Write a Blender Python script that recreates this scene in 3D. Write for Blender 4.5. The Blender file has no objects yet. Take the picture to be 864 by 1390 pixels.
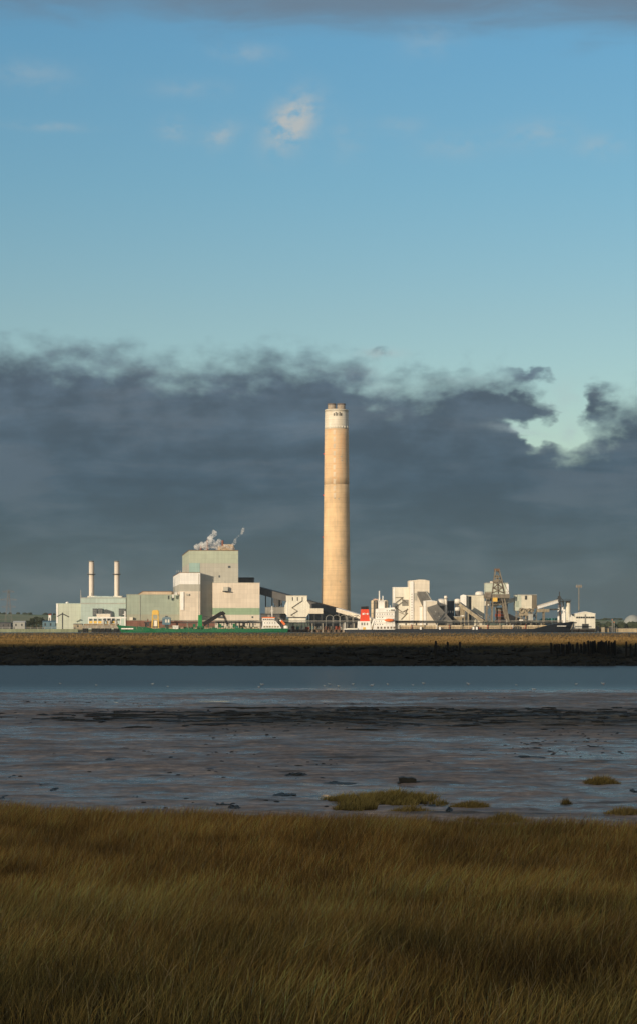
import bpy, math, random
import numpy as np
from math import radians as R, sin, cos, tan, pi, sqrt, atan2
from mathutils import Vector

random.seed(7); np.random.seed(7)
scene = bpy.context.scene
col = scene.collection
CAMH, HOR, F = 6.0, 849.0, 2700.0
def X(px, D): return (px - 432.0) * D / F
def Z(py, D): return CAMH + (HOR - py) * D / F
def DG(py, z=0.0): return (CAMH - z) * F / (py - HOR)      # distance of a ground point

# ------------------------------------------------------------------ materials
MATS = {}
def new_mat(name):
    m = bpy.data.materials.new(name); m.use_nodes = True
    nt = m.node_tree; b = nt.nodes['Principled BSDF']
    return m, nt, b
def mat(name, c, rough=.75, var=.14, scale=.12, streak=.12, corr=0., spec=.3, metal=0., bump=0.):
    if name in MATS: return MATS[name]
    m, nt, b = new_mat(name); N = nt.nodes; L = nt.links
    b.inputs['Roughness'].default_value = rough
    b.inputs['Specular IOR Level'].default_value = spec
    b.inputs['Metallic'].default_value = metal
    tc = N.new('ShaderNodeTexCoord')
    n1 = N.new('ShaderNodeTexNoise'); n1.inputs['Scale'].default_value = scale; n1.inputs['Detail'].default_value = 6
    L.new(tc.outputs['Object'], n1.inputs['Vector'])
    mp = N.new('ShaderNodeMapping'); mp.inputs['Scale'].default_value = (.9, .9, .05)
    L.new(tc.outputs['Object'], mp.inputs['Vector'])
    n2 = N.new('ShaderNodeTexNoise'); n2.inputs['Scale'].default_value = 1.0; n2.inputs['Detail'].default_value = 4
    L.new(mp.outputs[0], n2.inputs['Vector'])
    def mr(src, amp):
        r = N.new('ShaderNodeMapRange'); r.inputs[1].default_value = .3; r.inputs[2].default_value = .7
        r.inputs[3].default_value = 1 - amp; r.inputs[4].default_value = 1 + amp * .6
        L.new(src, r.inputs[0]); return r.outputs[0]
    a = mr(n1.outputs[0], var); s = mr(n2.outputs[0], streak)
    mu = N.new('ShaderNodeMath'); mu.operation = 'MULTIPLY'; L.new(a, mu.inputs[0]); L.new(s, mu.inputs[1])
    out = mu.outputs[0]
    if corr:
        mp2 = N.new('ShaderNodeMapping'); mp2.inputs['Scale'].default_value = (1/corr, 1/corr, 0)
        L.new(tc.outputs['Object'], mp2.inputs['Vector'])
        w = N.new('ShaderNodeTexVoronoi'); w.voronoi_dimensions = '1D'
        sx = N.new('ShaderNodeSeparateXYZ'); L.new(mp2.outputs[0], sx.inputs[0])
        ad = N.new('ShaderNodeMath'); L.new(sx.outputs[0], ad.inputs[0]); L.new(sx.outputs[1], ad.inputs[1])
        L.new(ad.outputs[0], w.inputs['W'])
        w.inputs['Scale'].default_value = 1.0; w.inputs['Randomness'].default_value = .3
        r = N.new('ShaderNodeMapRange'); r.inputs[1].default_value = 0; r.inputs[2].default_value = .5
        r.inputs[3].default_value = 1.02; r.inputs[4].default_value = .965
        L.new(w.outputs['Distance'], r.inputs[0])
        m2 = N.new('ShaderNodeMath'); m2.operation = 'MULTIPLY'; L.new(out, m2.inputs[0]); L.new(r.outputs[0], m2.inputs[1]); out = m2.outputs[0]
    if corr > 1.5:
        sz = N.new('ShaderNodeSeparateXYZ'); L.new(tc.outputs['Object'], sz.inputs[0])
        def M(op, a, b_=0.):
            q = N.new('ShaderNodeMath'); q.operation = op
            for k_, v_ in enumerate((a, b_)):
                if isinstance(v_, (int, float)): q.inputs[k_].default_value = v_
                else: L.new(v_, q.inputs[k_])
            return q.outputs[0]
        fx_ = M('FLOOR', M('DIVIDE', sz.outputs[0], 5.3)); fz_ = M('FLOOR', M('DIVIDE', sz.outputs[2], 4.1))
        cb = N.new('ShaderNodeCombineXYZ'); L.new(fx_, cb.inputs[0]); L.new(fz_, cb.inputs[1])
        wn_ = N.new('ShaderNodeTexWhiteNoise'); wn_.noise_dimensions = '2D'; L.new(cb.outputs[0], wn_.inputs['Vector'])
        tone = M('ADD', M('MULTIPLY', wn_.outputs['Value'], .09), .955)
        jl = M('SUBTRACT', 1., M('MULTIPLY', M('LESS_THAN', M('FRACT', M('DIVIDE', sz.outputs[2], 4.1)), .07), .10))
        out = M('MULTIPLY', out, M('MULTIPLY', tone, jl))
    vm = N.new('ShaderNodeVectorMath'); vm.operation = 'SCALE'; vm.inputs[0].default_value = c[:3]
    L.new(out, vm.inputs['Scale']); L.new(vm.outputs[0], b.inputs['Base Color'])
    if bump:
        bp = N.new('ShaderNodeBump'); bp.inputs['Strength'].default_value = bump; bp.inputs['Distance'].default_value = .1
        n3 = N.new('ShaderNodeTexNoise'); n3.inputs['Scale'].default_value = 3
        L.new(tc.outputs['Object'], n3.inputs['Vector']); L.new(n3.outputs[0], bp.inputs['Height']); L.new(bp.outputs[0], b.inputs['Normal'])
    MATS[name] = m
    return m

white = mat('white_paint', (.80, .79, .77), .5)
white_clad = mat('white_cladding', (.84, .83, .82), .6, .06, .05, .06, 3)
cream = mat('cream_cladding', (.70, .64, .55), .7, .10, .05, .09, 4)
pink_cream = mat('pinkish_cladding', (.74, .655, .56), .7, .10, .05, .09, 4)
cream2 = mat('cream_corrugated', (.68, .65, .55), .7, .14, .08, .12, 2.2)
pale_block = mat('pale_concrete', (.74, .72, .64), .75, .12, .1, .14)
olive = mat('olive_grey_cladding', (.36, .37, .30), .7, .08, .05, .06, 4)
tan_grey = mat('tan_grey_cladding', (.47, .46, .41), .7, .07, .05, .06, 4)
sage = mat('sage_cladding', (.44, .49, .40), .7, .08, .05, .06, 4)
aqua = mat('aqua_cladding', (.33, .48, .46), .7, .08, .05, .06, 4)
aqua2 = mat('pale_aqua_cladding', (.43, .53, .51), .7, .08, .05, .08, 4)
pale_sage = mat('pale_sage_cladding', (.50, .55, .48), .7, .08, .05, .08, 4)
green_band = mat('green_cladding', (.30, .42, .29), .7, .08, .05, .08, 4)
greygreen = mat('grey_green_cladding', (.34, .40, .34), .7, .10, .05, .08, 4)
dark = mat('dark_steel', (.045, .05, .055), .6, .3, .3, .2)
darkgrey = mat('dark_grey_sheet', (.10, .10, .105), .7, .25, .1, .2, 2)
midgrey = mat('mid_grey_sheet', (.24, .235, .22), .7, .2, .1, .2, 2)
brown = mat('brown_roof_edge', (.22, .12, .06), .8)
redbrown = mat('red_brown_brick', (.20, .10, .075), .85, .3, .2, .2)
tansteel = mat('tan_steel', (.34, .29, .21), .7, .35, .3, .3)
crane_m = mat('crane_steel', (.20, .175, .14), .7, .35, .4, .2)
galv = mat('galvanised_steel', (.38, .38, .36), .5, .15, .3, .1)
glass = mat('dark_glass', (.03, .035, .04), .2, .1, 1, .05, spec=.6)
louvre = mat('louvre_dark', (.07, .085, .10), .5, .2, 1, .1, .7)
concrete = mat('grey_concrete', (.33, .30, .25), .85, .25, .3, .3)
shipgreen = mat('green_hull_paint', (.010, .125, .055), .4, .2, .1, .25)
navy = mat('black_hull_paint', (.018, .022, .032), .45, .25, .1, .25)
red = mat('red_paint', (.72, .07, .03), .5, .08)
orange = mat('orange_paint', (.78, .18, .05), .5, .08)
yellow = mat('yellow_paint', (.72, .46, .10), .6, .15)
blue_m = mat('blue_grey_paint', (.10, .18, .24), .6, .2)
teal_m = mat('teal_sheet', (.07, .25, .25), .6, .25, .3, .2, 1.5)
hatch_m = mat('tan_hatch', (.50, .40, .27), .7, .25, .2, .3, 3)
rust = mat('rusty_red', (.38, .10, .06), .8, .3)
timber = mat('wet_timber', (.055, .043, .028), .6, .4, 3, .3)
black = mat('soot_black', (.015, .015, .017), .8)
bark = mat('bark', (.08, .06, .045), .9)

# ------------------------------------------------------------------ mesh builder
class MB:
    def __init__(s): s.v = []; s.f = []
    def add(s, vs, fs):
        b = len(s.v); s.v += [tuple(v) for v in vs]; s.f += [tuple(b + i for i in f) for f in fs]; return s
    def box(s, x0, x1, y0, y1, z0, z1):
        return s.prism([(x0, y0), (x1, y0), (x1, y1), (x0, y1)], z0, z1)
    def px(s, a, b, top, bot, D, dep):                     # a box given by what it covers at distance D
        return s.box(X(a, D), X(b, D), D, D + dep, Z(bot, D), Z(top, D))
    def prism(s, pts, z0, z1):
        n = len(pts)
        vs = [(x, y, z0) for x, y in pts] + [(x, y, z1) for x, y in pts]
        fs = [tuple(range(n))[::-1], tuple(range(n, 2*n))] + [(i, (i+1) % n, n + (i+1) % n, n + i) for i in range(n)]
        return s.add(vs, fs)
    def front(s, pts, y0, y1):                             # outline in x,z pushed back in y
        n = len(pts)
        vs = [(x, y0, z) for x, z in pts] + [(x, y1, z) for x, z in pts]
        fs = [tuple(range(n)), tuple(range(n, 2*n))[::-1]] + [((i+1) % n, i, n + i, n + (i+1) % n) for i in range(n)]
        return s.add(vs, fs)
    def fpx(s, pts, D, dep): return s.front([(X(a, D), Z(b, D)) for a, b in pts], D, D + dep)
    def beam(s, p, q, w, h=None):
        h = h or w; p = Vector(p); q = Vector(q); d = (q - p)
        if d.length < 1e-5: return s
        d.normalize(); up = Vector((0, 0, 1)) if abs(d.z) < .95 else Vector((0, 1, 0))
        sd = d.cross(up).normalized(); up = sd.cross(d)
        vs = []
        for e in (p, q):
            for a, b in ((-1, -1), (1, -1), (1, 1), (-1, 1)): vs.append(e + sd * a * w/2 + up * b * h/2)
        return s.add(vs, [(3, 2, 1, 0), (4, 5, 6, 7), (0, 1, 5, 4), (1, 2, 6, 5), (2, 3, 7, 6), (3, 0, 4, 7)])
    def lathe(s, cx, cy, prof, n=24, cap=True):            # prof: [(r, z)...] bottom to top
        vs = []; fs = []
        for r, z in prof:
            for k in range(n): vs.append((cx + r*cos(2*pi*k/n), cy + r*sin(2*pi*k/n), z))
        for j in range(len(prof)-1):
            for k in range(n):
                a = j*n + k; b = j*n + (k+1) % n; fs.append((a, b, b+n, a+n))
        if cap: fs.append(tuple(range(n))[::-1]); fs.append(tuple(range((len(prof)-1)*n, len(prof)*n)))
        return s.add(vs, fs)
    def ball(s, c, rx, ry, rz, n=10, m=6, jit=0):
        prof = []; vs = []; fs = []
        for j in range(m+1):
            t = -pi/2 + pi*j/m
            for k in range(n):
                q = 1 + random.uniform(-jit, jit)
                vs.append((c[0] + rx*q*cos(t)*cos(2*pi*k/n), c[1] + ry*q*cos(t)*sin(2*pi*k/n), c[2] + rz*q*sin(t)))
        for j in range(m):
            for k in range(n):
                a = j*n + k; b = j*n + (k+1) % n; fs.append((a, b, b+n, a+n))
        return s.add(vs, fs)
    def build(s, name, m, parent=None, smooth=False):
        off = Vector(parent_world(parent)) if parent else Vector((0, 0, 0))
        me = bpy.data.meshes.new(name)
        me.from_pydata([(a - off.x, b - off.y, c - off.z) for a, b, c in s.v], [], s.f)
        me.materials.append(m)
        if smooth:
            for p in me.polygons: p.use_smooth = len(p.vertices) < 6
        me.update()
        o = bpy.data.objects.new(name, me); col.objects.link(o)
        if parent: o.parent = parent
        return o
def parent_world(p):
    v = Vector((0, 0, 0))
    while p: v += p.location; p = p.parent
    return v
def tag(o, label=None, cat=None, group=None, kind=None):
    if label: o['label'] = label
    if cat: o['category'] = cat
    if group: o['group'] = group
    if kind: o['kind'] = kind
    return o
def T(name, label, cat, loc, group=None):
    o = bpy.data.objects.new(name, None); o.empty_display_size = .5; o.location = loc
    col.objects.link(o); return tag(o, label, cat, group)
def TP(name, label, cat, px, D, z=2.5, group=None): return T(name, label, cat, (X(px, D), D, z), group)
def copy_tree(o, parent=None):
    c = o.copy(); col.objects.link(c); c.parent = parent
    for ch in [k for k in o.children]: copy_tree(ch, c)
    return c
def rbox(x0, x1, D, dep, th):                              # footprint of a long block turned by th, left/front edge at px x0
    xa = X(x0, D); c, s = cos(th), sin(th)
    k = (x1 - 432) / F                                     # right corner lies on the ray of px x1
    w = (k*D - xa) / (c - k*s)
    return [(xa, D), (xa + w*c, D + w*s), (xa + w*c - dep*s, D + w*s + dep*c), (xa - dep*s, D + dep*c)]
def grow(pts, d):
    cx = sum(p[0] for p in pts)/len(pts); cy = sum(p[1] for p in pts)/len(pts)
    return [(x + math.copysign(d, x-cx), y + math.copysign(d, y-cy)) for x, y in pts]

# ------------------------------------------------------------------ noise (numpy)
def _h(i, j, seed):
    n = (i.astype(np.int64)*374761393 + j.astype(np.int64)*668265263 + seed*974711) & 0xffffffff
    n = ((n ^ (n >> 13)) * 1274126177) & 0xffffffff
    n = n ^ (n >> 16)
    return (n & 0xffff) / 65535.0
def vnoise(x, y, seed=0):
    x = np.asarray(x, float); y = np.asarray(y, float)
    i = np.floor(x); j = np.floor(y); fx = x - i; fy = y - j
    fx = fx*fx*(3-2*fx); fy = fy*fy*(3-2*fy)
    a = _h(i, j, seed); b = _h(i+1, j, seed); c = _h(i, j+1, seed); d = _h(i+1, j+1, seed)
    return (a*(1-fx)+b*fx)*(1-fy) + (c*(1-fx)+d*fx)*fy
def fbm(x, y, o=4, seed=0):
    s = 0; a = 1; t = 0
    for k in range(o):
        s = s + a*vnoise(x*2**k + 13.7*k, y*2**k - 7.1*k, seed+k); t += a; a *= .55
    return s/t                                             # 0..1
def grid_mesh(name, P, m, colors=None, smooth=True):       # P: rows x cols x 3
    r, c = P.shape[:2]
    me = bpy.data.meshes.new(name)
    me.vertices.add(r*c); me.vertices.foreach_set('co', P.reshape(-1).astype(np.float32))
    a = (np.arange(r-1)[:, None]*c + np.arange(c-1)[None]).reshape(-1)
    q = np.stack([a, a+1, a+c+1, a+c], 1)
    raw_faces(me, q, smooth)
    me.materials.append(m)
    if colors is not None: set_col(me, colors)
    o = bpy.data.objects.new(name, me); col.objects.link(o); return o
def raw_faces(me, q, smooth):
    n, k = q.shape
    me.loops.add(n*k); me.loops.foreach_set('vertex_index', q.reshape(-1).astype(np.int32))
    me.polygons.add(n); me.polygons.foreach_set('loop_start', np.arange(0, n*k, k).astype(np.int32))
    me.polygons.foreach_set('use_smooth', np.full(n, smooth))
    me.update(calc_edges=True); me.validate()
def set_col(me, cols):
    at = me.color_attributes.new('tint', 'FLOAT_COLOR', 'POINT')
    d = np.ones((len(me.vertices), 4), np.float32); d[:, :3] = cols; at.data.foreach_set('color', d.reshape(-1))

# ------------------------------------------------------------------ node expression helper
class NX:
    def __init__(s, nt): s.nt = nt; s.N = nt.nodes; s.L = nt.links
    def val(s, x, sock):
        if hasattr(x, 'is_output') or hasattr(x, 'links'): s.L.new(x, sock)
        else: sock.default_value = x
    def m(s, op, a, b=0.0, c=None, clamp=False):
        n = s.N.new('ShaderNodeMath'); n.operation = op; n.use_clamp = clamp
        s.val(a, n.inputs[0]); s.val(b, n.inputs[1])
        if c is not None: s.val(c, n.inputs[2])
        return n.outputs[0]
    def add(s, a, b): return s.m('ADD', a, b)
    def sub(s, a, b): return s.m('SUBTRACT', a, b)
    def mul(s, a, b): return s.m('MULTIPLY', a, b)
    def sstep(s, x, lo, hi, a=0., b=1.):
        n = s.N.new('ShaderNodeMapRange'); n.interpolation_type = 'SMOOTHSTEP'
        s.val(x, n.inputs[0])
        for i, v in enumerate((lo, hi, a, b)): s.val(v, n.inputs[i+1])
        return n.outputs[0]
    def lin(s, x, lo, hi, a=0., b=1.):
        n = s.N.new('ShaderNodeMapRange'); s.val(x, n.inputs[0])
        for i, v in enumerate((lo, hi, a, b)): s.val(v, n.inputs[i+1])
        return n.outputs[0]
    def noise(s, vec, scale, detail=6, rough=.55, dist=0.):
        n = s.N.new('ShaderNodeTexNoise'); s.L.new(vec, n.inputs['Vector'])
        n.inputs['Scale'].default_value = scale; n.inputs['Detail'].default_value = detail
        n.inputs['Roughness'].default_value = rough; n.inputs['Distortion'].default_value = dist
        return n.outputs[0]
    def comb(s, x, y, z):
        n = s.N.new('ShaderNodeCombineXYZ')
        for i, v in enumerate((x, y, z)): s.val(v, n.inputs[i])
        return n.outputs[0]
    def mix(s, f, a, b):
        n = s.N.new('ShaderNodeMix'); n.data_type = 'RGBA'; s.val(f, n.inputs[0])
        for v, k in ((a, 6), (b, 7)):
            if isinstance(v, tuple): n.inputs[k].default_value = (*v, 1)
            else: s.L.new(v, n.inputs[k])
        return n.outputs[2]
    def ramp(s, f, stops):
        n = s.N.new('ShaderNodeValToRGB'); s.L.new(f, n.inputs[0]); e = n.color_ramp.elements
        while len(e) < len(stops): e.new(.5)
        for k, (p, c) in enumerate(stops): e[k].position = p; e[k].color = (*c, 1) if isinstance(c, tuple) else (c, c, c, 1)
        return n.outputs[0]
    def gauss(s, U, V, u0, v0, su, sv, A, shear=0.):
        du = s.mul(s.sub(U, u0), 1/su)
        dv = s.sub(V, v0)
        if shear: dv = s.sub(dv, s.mul(s.sub(U, u0), shear))
        dv = s.mul(dv, 1/sv)
        r = s.add(s.mul(du, du), s.mul(dv, dv))
        return s.mul(s.m('EXPONENT', s.mul(r, -1.)), A)

# ------------------------------------------------------------------ sky, sun
SUN_AZ, SUN_EL = 37.0, 10.5                                # degrees left of straight behind the camera
S = Vector((-sin(R(SUN_AZ))*cos(R(SUN_EL)), -cos(R(SUN_AZ))*cos(R(SUN_EL)), sin(R(SUN_EL))))
w = bpy.data.worlds.new('World'); scene.world = w; w.use_nodes = True
nt = w.node_tree; nx = NX(nt); bg = nt.nodes['Background']
sky = nt.nodes.new('ShaderNodeTexSky'); sky.sky_type = 'NISHITA'; sky.sun_disc = False
sky.sun_elevation = R(SUN_EL); sky.sun_rotation = R(180 + SUN_AZ)
sky.air_density = 1.0; sky.dust_density = .6; sky.ozone_density = 1.6
tc = nt.nodes.new('ShaderNodeTexCoord'); sp = nt.nodes.new('ShaderNodeSeparateXYZ')
nt.links.new(tc.outputs['Generated'], sp.inputs[0])
az = nx.m('ARCTAN2', sp.outputs[0], sp.outputs[1]); el = nx.m('ARCSINE', sp.outputs[2])
U = nx.mul(az, F); V = nx.mul(nx.m('TANGENT', el), F)      # azimuth and height angle in 1/2700 rad
uv = nx.comb(nx.mul(U, .01), nx.mul(V, .016), 0.0)
nA = nx.add(nx.mul(nx.sub(nx.noise(uv, 2.1, 9, .53, 0.), .5), .85), nx.mul(nx.sub(nx.noise(uv, .9, 3, .5), .5), .5))
nB = nx.sub(nx.noise(uv, .55, 5, .5), .5)
w1 = nx.sub(nx.noise(uv, 2.6, 5, .52), .5); uv2 = nx.comb(nx.mul(U, .01), nx.mul(V, .016), 7.3); w2 = nx.sub(nx.noise(uv2, 2.6, 5, .52), .5)
U0, V0 = U, V
U = nx.add(U, nx.mul(w1, 85.)); V = nx.add(V, nx.mul(w2, 55.))
def uu(px): return px - 432.0
def vv(py): return HOR - py
# top of the cloud bank
fc = nt.nodes.new('ShaderNodeFloatCurve'); cv = fc.mapping.curves[0]
prof = [(-700, 440), (-300, 455), (0, 468), (100, 478), (200, 484), (260, 494), (330, 486), (400, 482), (455, 484), (480, 494), (520, 516),
        (560, 521), (620, 515), (660, 517), (700, 536), (745, 582), (770, 596), (810, 580), (840, 556), (864, 545), (1000, 520), (1500, 480)]
cv.points[0].location = (0, (vv(prof[0][1]) - 200)/300); cv.points[1].location = (1, (vv(prof[-1][1]) - 200)/300)
for a, b in prof[1:-1]: cv.points.new((a + 700)/2200, (vv(b) - 200)/300)
fc.mapping.update()
nt.links.new(nx.lin(U, uu(-700), uu(1500)), fc.inputs['Value'])
B = nx.add(nx.mul(fc.outputs[0], 300.), 200.)
Fd = nx.m('MINIMUM', nx.mul(nx.sub(B, V), .09), 7.0)
Fd = nx.add(Fd, nx.mul(nA, 9.))
for a in ((uu(726), vv(512), 34, 9, 6.5), (uu(690), vv(550), 60, 17, 6.), (uu(790), vv(520), 60, 24, 1.6), (uu(808), vv(549), 20, 24, 5.5), (uu(740), vv(563), 26, 8, 3.5), (uu(515), vv(478), 24, 6, 3.), (uu(600), vv(510), 70, 8, 1.5)):
    Fd = nx.add(Fd, nx.gauss(U, V, *a))
for a in ((uu(725), vv(588), 42, 9, -8., -.16), (uu(772), vv(580), 16, 26, -7.), (uu(775), vv(530), 14, 26, -4.)):
    Fd = nx.add(Fd, nx.gauss(U, V, *a))
bank = nx.sstep(Fd, -2.8, 4.4)
front_fade = nx.sstep(sp.outputs[1], .25, .55)
bank = nx.mul(nx.mul(bank, front_fade), .99); U, V = U0, V0
tn = nx.lin(V, 0, 400)
bankcol = nx.ramp(tn, [(0, (.058, .098, .116)), (.25, (.058, .102, .128)), (.5, (.057, .100, .140)), (.72, (.078, .118, .158)), (.95, (.098, .142, .190))])
uvs = nx.comb(nx.mul(U, .0045), nx.mul(V, .022), 3.1); nS = nx.sub(nx.noise(uvs, 1.4, 6, .58, .4), .5)
nbil = nx.sub(nx.noise(nx.comb(nx.mul(U, .01), nx.mul(V, .014), 5.5), 2.6, 7, .55), .5)
lite = nx.sstep(nx.add(nx.add(nB, nx.mul(nS, .9)), nx.mul(nbil, nx.sstep(V, 120, 330, .15, .9))), -.24, .32, .84, 1.24)
warmth = nx.sstep(nx.add(nS, nx.mul(nB, .8)), -.02, .22, 0., .20)
for a in ((uu(385), vv(572), 60, 26, .30), (uu(20), vv(575), 40, 30, .16), (uu(480), vv(765), 22, 12, .22), (uu(500), vv(515), 30, 18, .28), (uu(730), vv(515), 60, 20, .15)):
    lite = nx.add(lite, nx.gauss(U, V, *a))
vmn = nt.nodes.new('ShaderNodeVectorMath'); vmn.operation = 'SCALE'; bankcol = nx.mix(warmth, bankcol, (.118, .122, .128)); nt.links.new(bankcol, vmn.inputs[0]); nt.links.new(lite, vmn.inputs['Scale'])
# clear sky: Nishita times a slow correction with height
skt = nx.ramp(nx.lin(V, 0, 1500), [(0, (1.1, 1.08, 1.0)), (.28, (.92, 1.04, 1.02)), (.40, (.78, 1.07, 1.11)), (.526, (.71, 1.10, 1.21)), (.6, (.72, 1.06, 1.18)), (.85, (.95, .92, .86))])
SKYTINT = skt
mulc = nt.nodes.new('ShaderNodeVectorMath'); mulc.operation = 'MULTIPLY'
nt.links.new(sky.outputs[0], mulc.inputs[0]); nt.links.new(skt, mulc.inputs[1])
sk = nt.nodes.new('ShaderNodeVectorMath'); sk.operation = 'SCALE'; nt.links.new(mulc.outputs[0], sk.inputs[0]); sk.inputs['Scale'].default_value = .112
cur = sk.outputs[0]
# small high clouds and wisps
wn = nx.noise(uv, 2.9, 10, .63, .05)
wis = None
for a in ((uu(396), vv(166), 30, 30, 1.5, .45), (uu(300), vv(184), 22, 16, .55, .3), (uu(237), vv(178), 20, 15, .40), (uu(335), vv(72), 42, 12, .32),
          (uu(50), vv(108), 50, 18, .26), (uu(70), vv(178), 50, 6, .32), (uu(255), vv(122), 50, 12, .22), (uu(580), vv(55), 40, 22, .22), (uu(730), vv(185), 42, 18, .32),
          (uu(812), vv(205), 28, 14, .36), (uu(620), vv(200), 50, 16, .24), (uu(545), vv(170), 30, 12, .20), (uu(515), vv(480), 28, 7, .5), (uu(470), vv(190), 22, 28, .2)):
    g = nx.gauss(U, V, *a); wis = g if wis is None else nx.add(wis, g)
wm = nx.mul(nx.sstep(wn, .30, .62), nx.m('MINIMUM', wis, 1.1)); wm = nx.mul(wm, front_fade)
cur = nx.mix(nx.mul(wm, .85), cur, (.46, .49, .49))
# thin dark sheet high up
band = nx.add(nx.sub(V, nx.add(nx.mul(U, -.035), vv(30))), nx.add(nx.mul(nB, 60.), nx.mul(nS, 70.)))
bm = nx.mul(nx.sstep(band, -34, 42, 0., .80), nx.sstep(V, 1100, 1500, 1., .35))
bm = nx.mul(bm, front_fade)
cur = nx.mix(bm, cur, (.150, .195, .250))
# a few grey-white clouds over the rest of the sky
gen = nx.noise(tc.outputs['Generated'], 3.2, 7, .55)
gm = nx.mul(nx.sstep(gen, .42, .62, 0., .8), nx.sub(1.0, front_fade))
cur = nx.mix(gm, cur, (.47, .43, .39))
cur = nx.mix(bank, cur, vmn.outputs[0])
pal = None
for a in ((uu(705), vv(586), 36, 5, .55, -.16), (uu(773), vv(592), 12, 12, .5), (uu(765), vv(545), 26, 24, .3), (uu(540), vv(530), 30, 10, .18), (uu(498), vv(512), 20, 16, .25), (uu(640), vv(517), 60, 6, .2)):
    g = nx.gauss(U, V, *a); pal = g if pal is None else nx.add(pal, g)
cur = nx.mix(nx.mul(nx.mul(pal, front_fade), nx.sstep(wn, .34, .62)), cur, (.42, .53, .54))
nt.links.new(cur, bg.inputs['Color']); bg.inputs['Strength'].default_value = 1.0

sl = bpy.data.lights.new('sun', 'SUN'); sl.energy = 4.2; sl.angle = R(.5); sl.color = (1, .80, .555)
so = bpy.data.objects.new('sun', sl); col.objects.link(so); so.rotation_euler = (-S).to_track_quat('-Z', 'Y').to_euler()

# ------------------------------------------------------------------ camera
cam = bpy.data.cameras.new('camera'); co = bpy.data.objects.new('camera', cam); col.objects.link(co)
co.location = (0, 0, CAMH); co.rotation_euler = (R(90), 0, 0)
cam.sensor_fit = 'VERTICAL'; cam.sensor_height = 36; cam.lens = 36*F/1390; cam.shift_y = (HOR - 695)/1390
cam.clip_start = .5; cam.clip_end = 60000
scene.camera = co

# ------------------------------------------------------------------ ground and water
# seabed sheet to the horizon
m, nt_, b = new_mat('seabed'); b.inputs['Base Color'].default_value = (.05, .042, .033, 1); b.inputs['Roughness'].default_value = .9
tag(MB().add([(-9500, -3000, -.9), (9500, -3000, -.9), (9500, 9500, -.9), (-9500, 9500, -.9)], [(0, 1, 2, 3)]).build('seabed', m), kind='structure')
# estuary water
m, nt_, b = new_mat('estuary_water'); n = NX(nt_)
b.inputs['Base Color'].default_value = (.075, .085, .085, 1); b.inputs['Roughness'].default_value = .12; b.inputs['IOR'].default_value = 1.2
tcw = nt_.nodes.new('ShaderNodeNewGeometry').outputs['Position']
mp = nt_.nodes.new('ShaderNodeMapping'); mp.inputs['Scale'].default_value = (.35, .8, 1); nt_.links.new(tcw, mp.inputs[0])
bp = nt_.nodes.new('ShaderNodeBump'); bp.inputs['Distance'].default_value = .2; bp.inputs['Strength'].default_value = 1.
spw = nt_.nodes.new('ShaderNodeSeparateXYZ'); nt_.links.new(tcw, spw.inputs[0])
hgt = n.mul(n.noise(mp.outputs[0], 1.6, 5, .6), n.sstep(spw.outputs[1], 150, 215, .05, 1.))
nt_.links.new(hgt, bp.inputs['Height']); nt_.links.new(bp.outputs[0], b.inputs['Normal'])
nt_.links.new(n.sstep(spw.outputs[1], 150, 210, .07, .36), b.inputs['Roughness'])
tag(MB().add([(-9000, 20, 0), (9000, 20, 0), (9000, 1900, 0), (-9000, 1900, 0)], [(0, 1, 2, 3)]).build('water', m), kind='structure')

# tidal mud between the near marsh and the channel
rows = [48.0]
while rows[-1] < 214: rows.append(rows[-1] + .16 + rows[-1]*.0012)
rows = np.array(rows); us = np.linspace(-.26, .26, 420)
YY, UU = np.meshgrid(rows, us, indexing='ij'); XX = UU*YY
def bandmask(x, y):                                        # the weedy ridge half way out
    c = 127 + 9*(fbm(x*.03, y*.0 + 3.3, 3, 5) - .5)
    wd = 10 + np.clip((x + 14)/14., -.55, 1)*5
    return np.exp(-((y - c)/wd)**2)*np.clip((x + 22)/16., .0, 1)
def mud_z(x, y):
    n1 = fbm(x*.16, y*.30, 5, 11) - .5
    n2 = fbm(x*.9, y*1.0, 4, 21) - .5
    n3 = fbm(x*.045, y*.09, 3, 31) - .5; n4 = fbm(x*2.6, y*3.0, 2, 36) - .5
    z = .052 + n1*.17 + n2*.13 + n3*.20 + n4*.035
    z += .24*bandmask(x, y)*(.25 + fbm(x*.25, y*.5, 4, 41)*1.1)
    z += np.clip((64 - y)/14, 0, 1)*.15
    z -= np.clip((y - 176)/22, 0, 3)*.22
    return z
ZZ = mud_z(XX, YY)
bmk = bandmask(XX, YY)*np.clip((fbm(XX*.14, YY*1.1, 4, 51) - .56)*7, 0, 1)
bmk = np.maximum(bmk, .7*np.clip((fbm(XX*.3, YY*1.2, 4, 61) - .64)*8, 0, 1))
warm = fbm(XX*.10, YY*.22, 4, 71)
base = np.stack([.215 + .17*warm, .155 + .10*warm, .125 + .055*warm], -1)*(.50 + .98*fbm(XX*.8, YY*1.6, 3, 77)[..., None].repeat(3, -1))
weed = np.array([.045, .034, .021])
rb = (bandmask(XX, YY)*.9)[..., None]; base = base*(1 - rb) + np.array([.125, .096, .064])*(.5 + fbm(XX*.5, YY*1.4, 4, 79)[..., None])*rb
cc = base*(1 - bmk[..., None]) + weed*bmk[..., None]
m, nt_, b = new_mat('tidal_mud'); n = NX(nt_)
at = nt_.nodes.new('ShaderNodeAttribute'); at.attribute_name = 'tint'
pos = nt_.nodes.new('ShaderNodeNewGeometry').outputs['Position']
spz = nt_.nodes.new('ShaderNodeSeparateXYZ'); nt_.links.new(pos, spz.inputs[0])
fine = n.noise(pos, 3.0, 6, .65)
mp = nt_.nodes.new('ShaderNodeMapping'); mp.inputs['Scale'].default_value = (.6, 1.4, 1); nt_.links.new(pos, mp.inputs[0])
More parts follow.
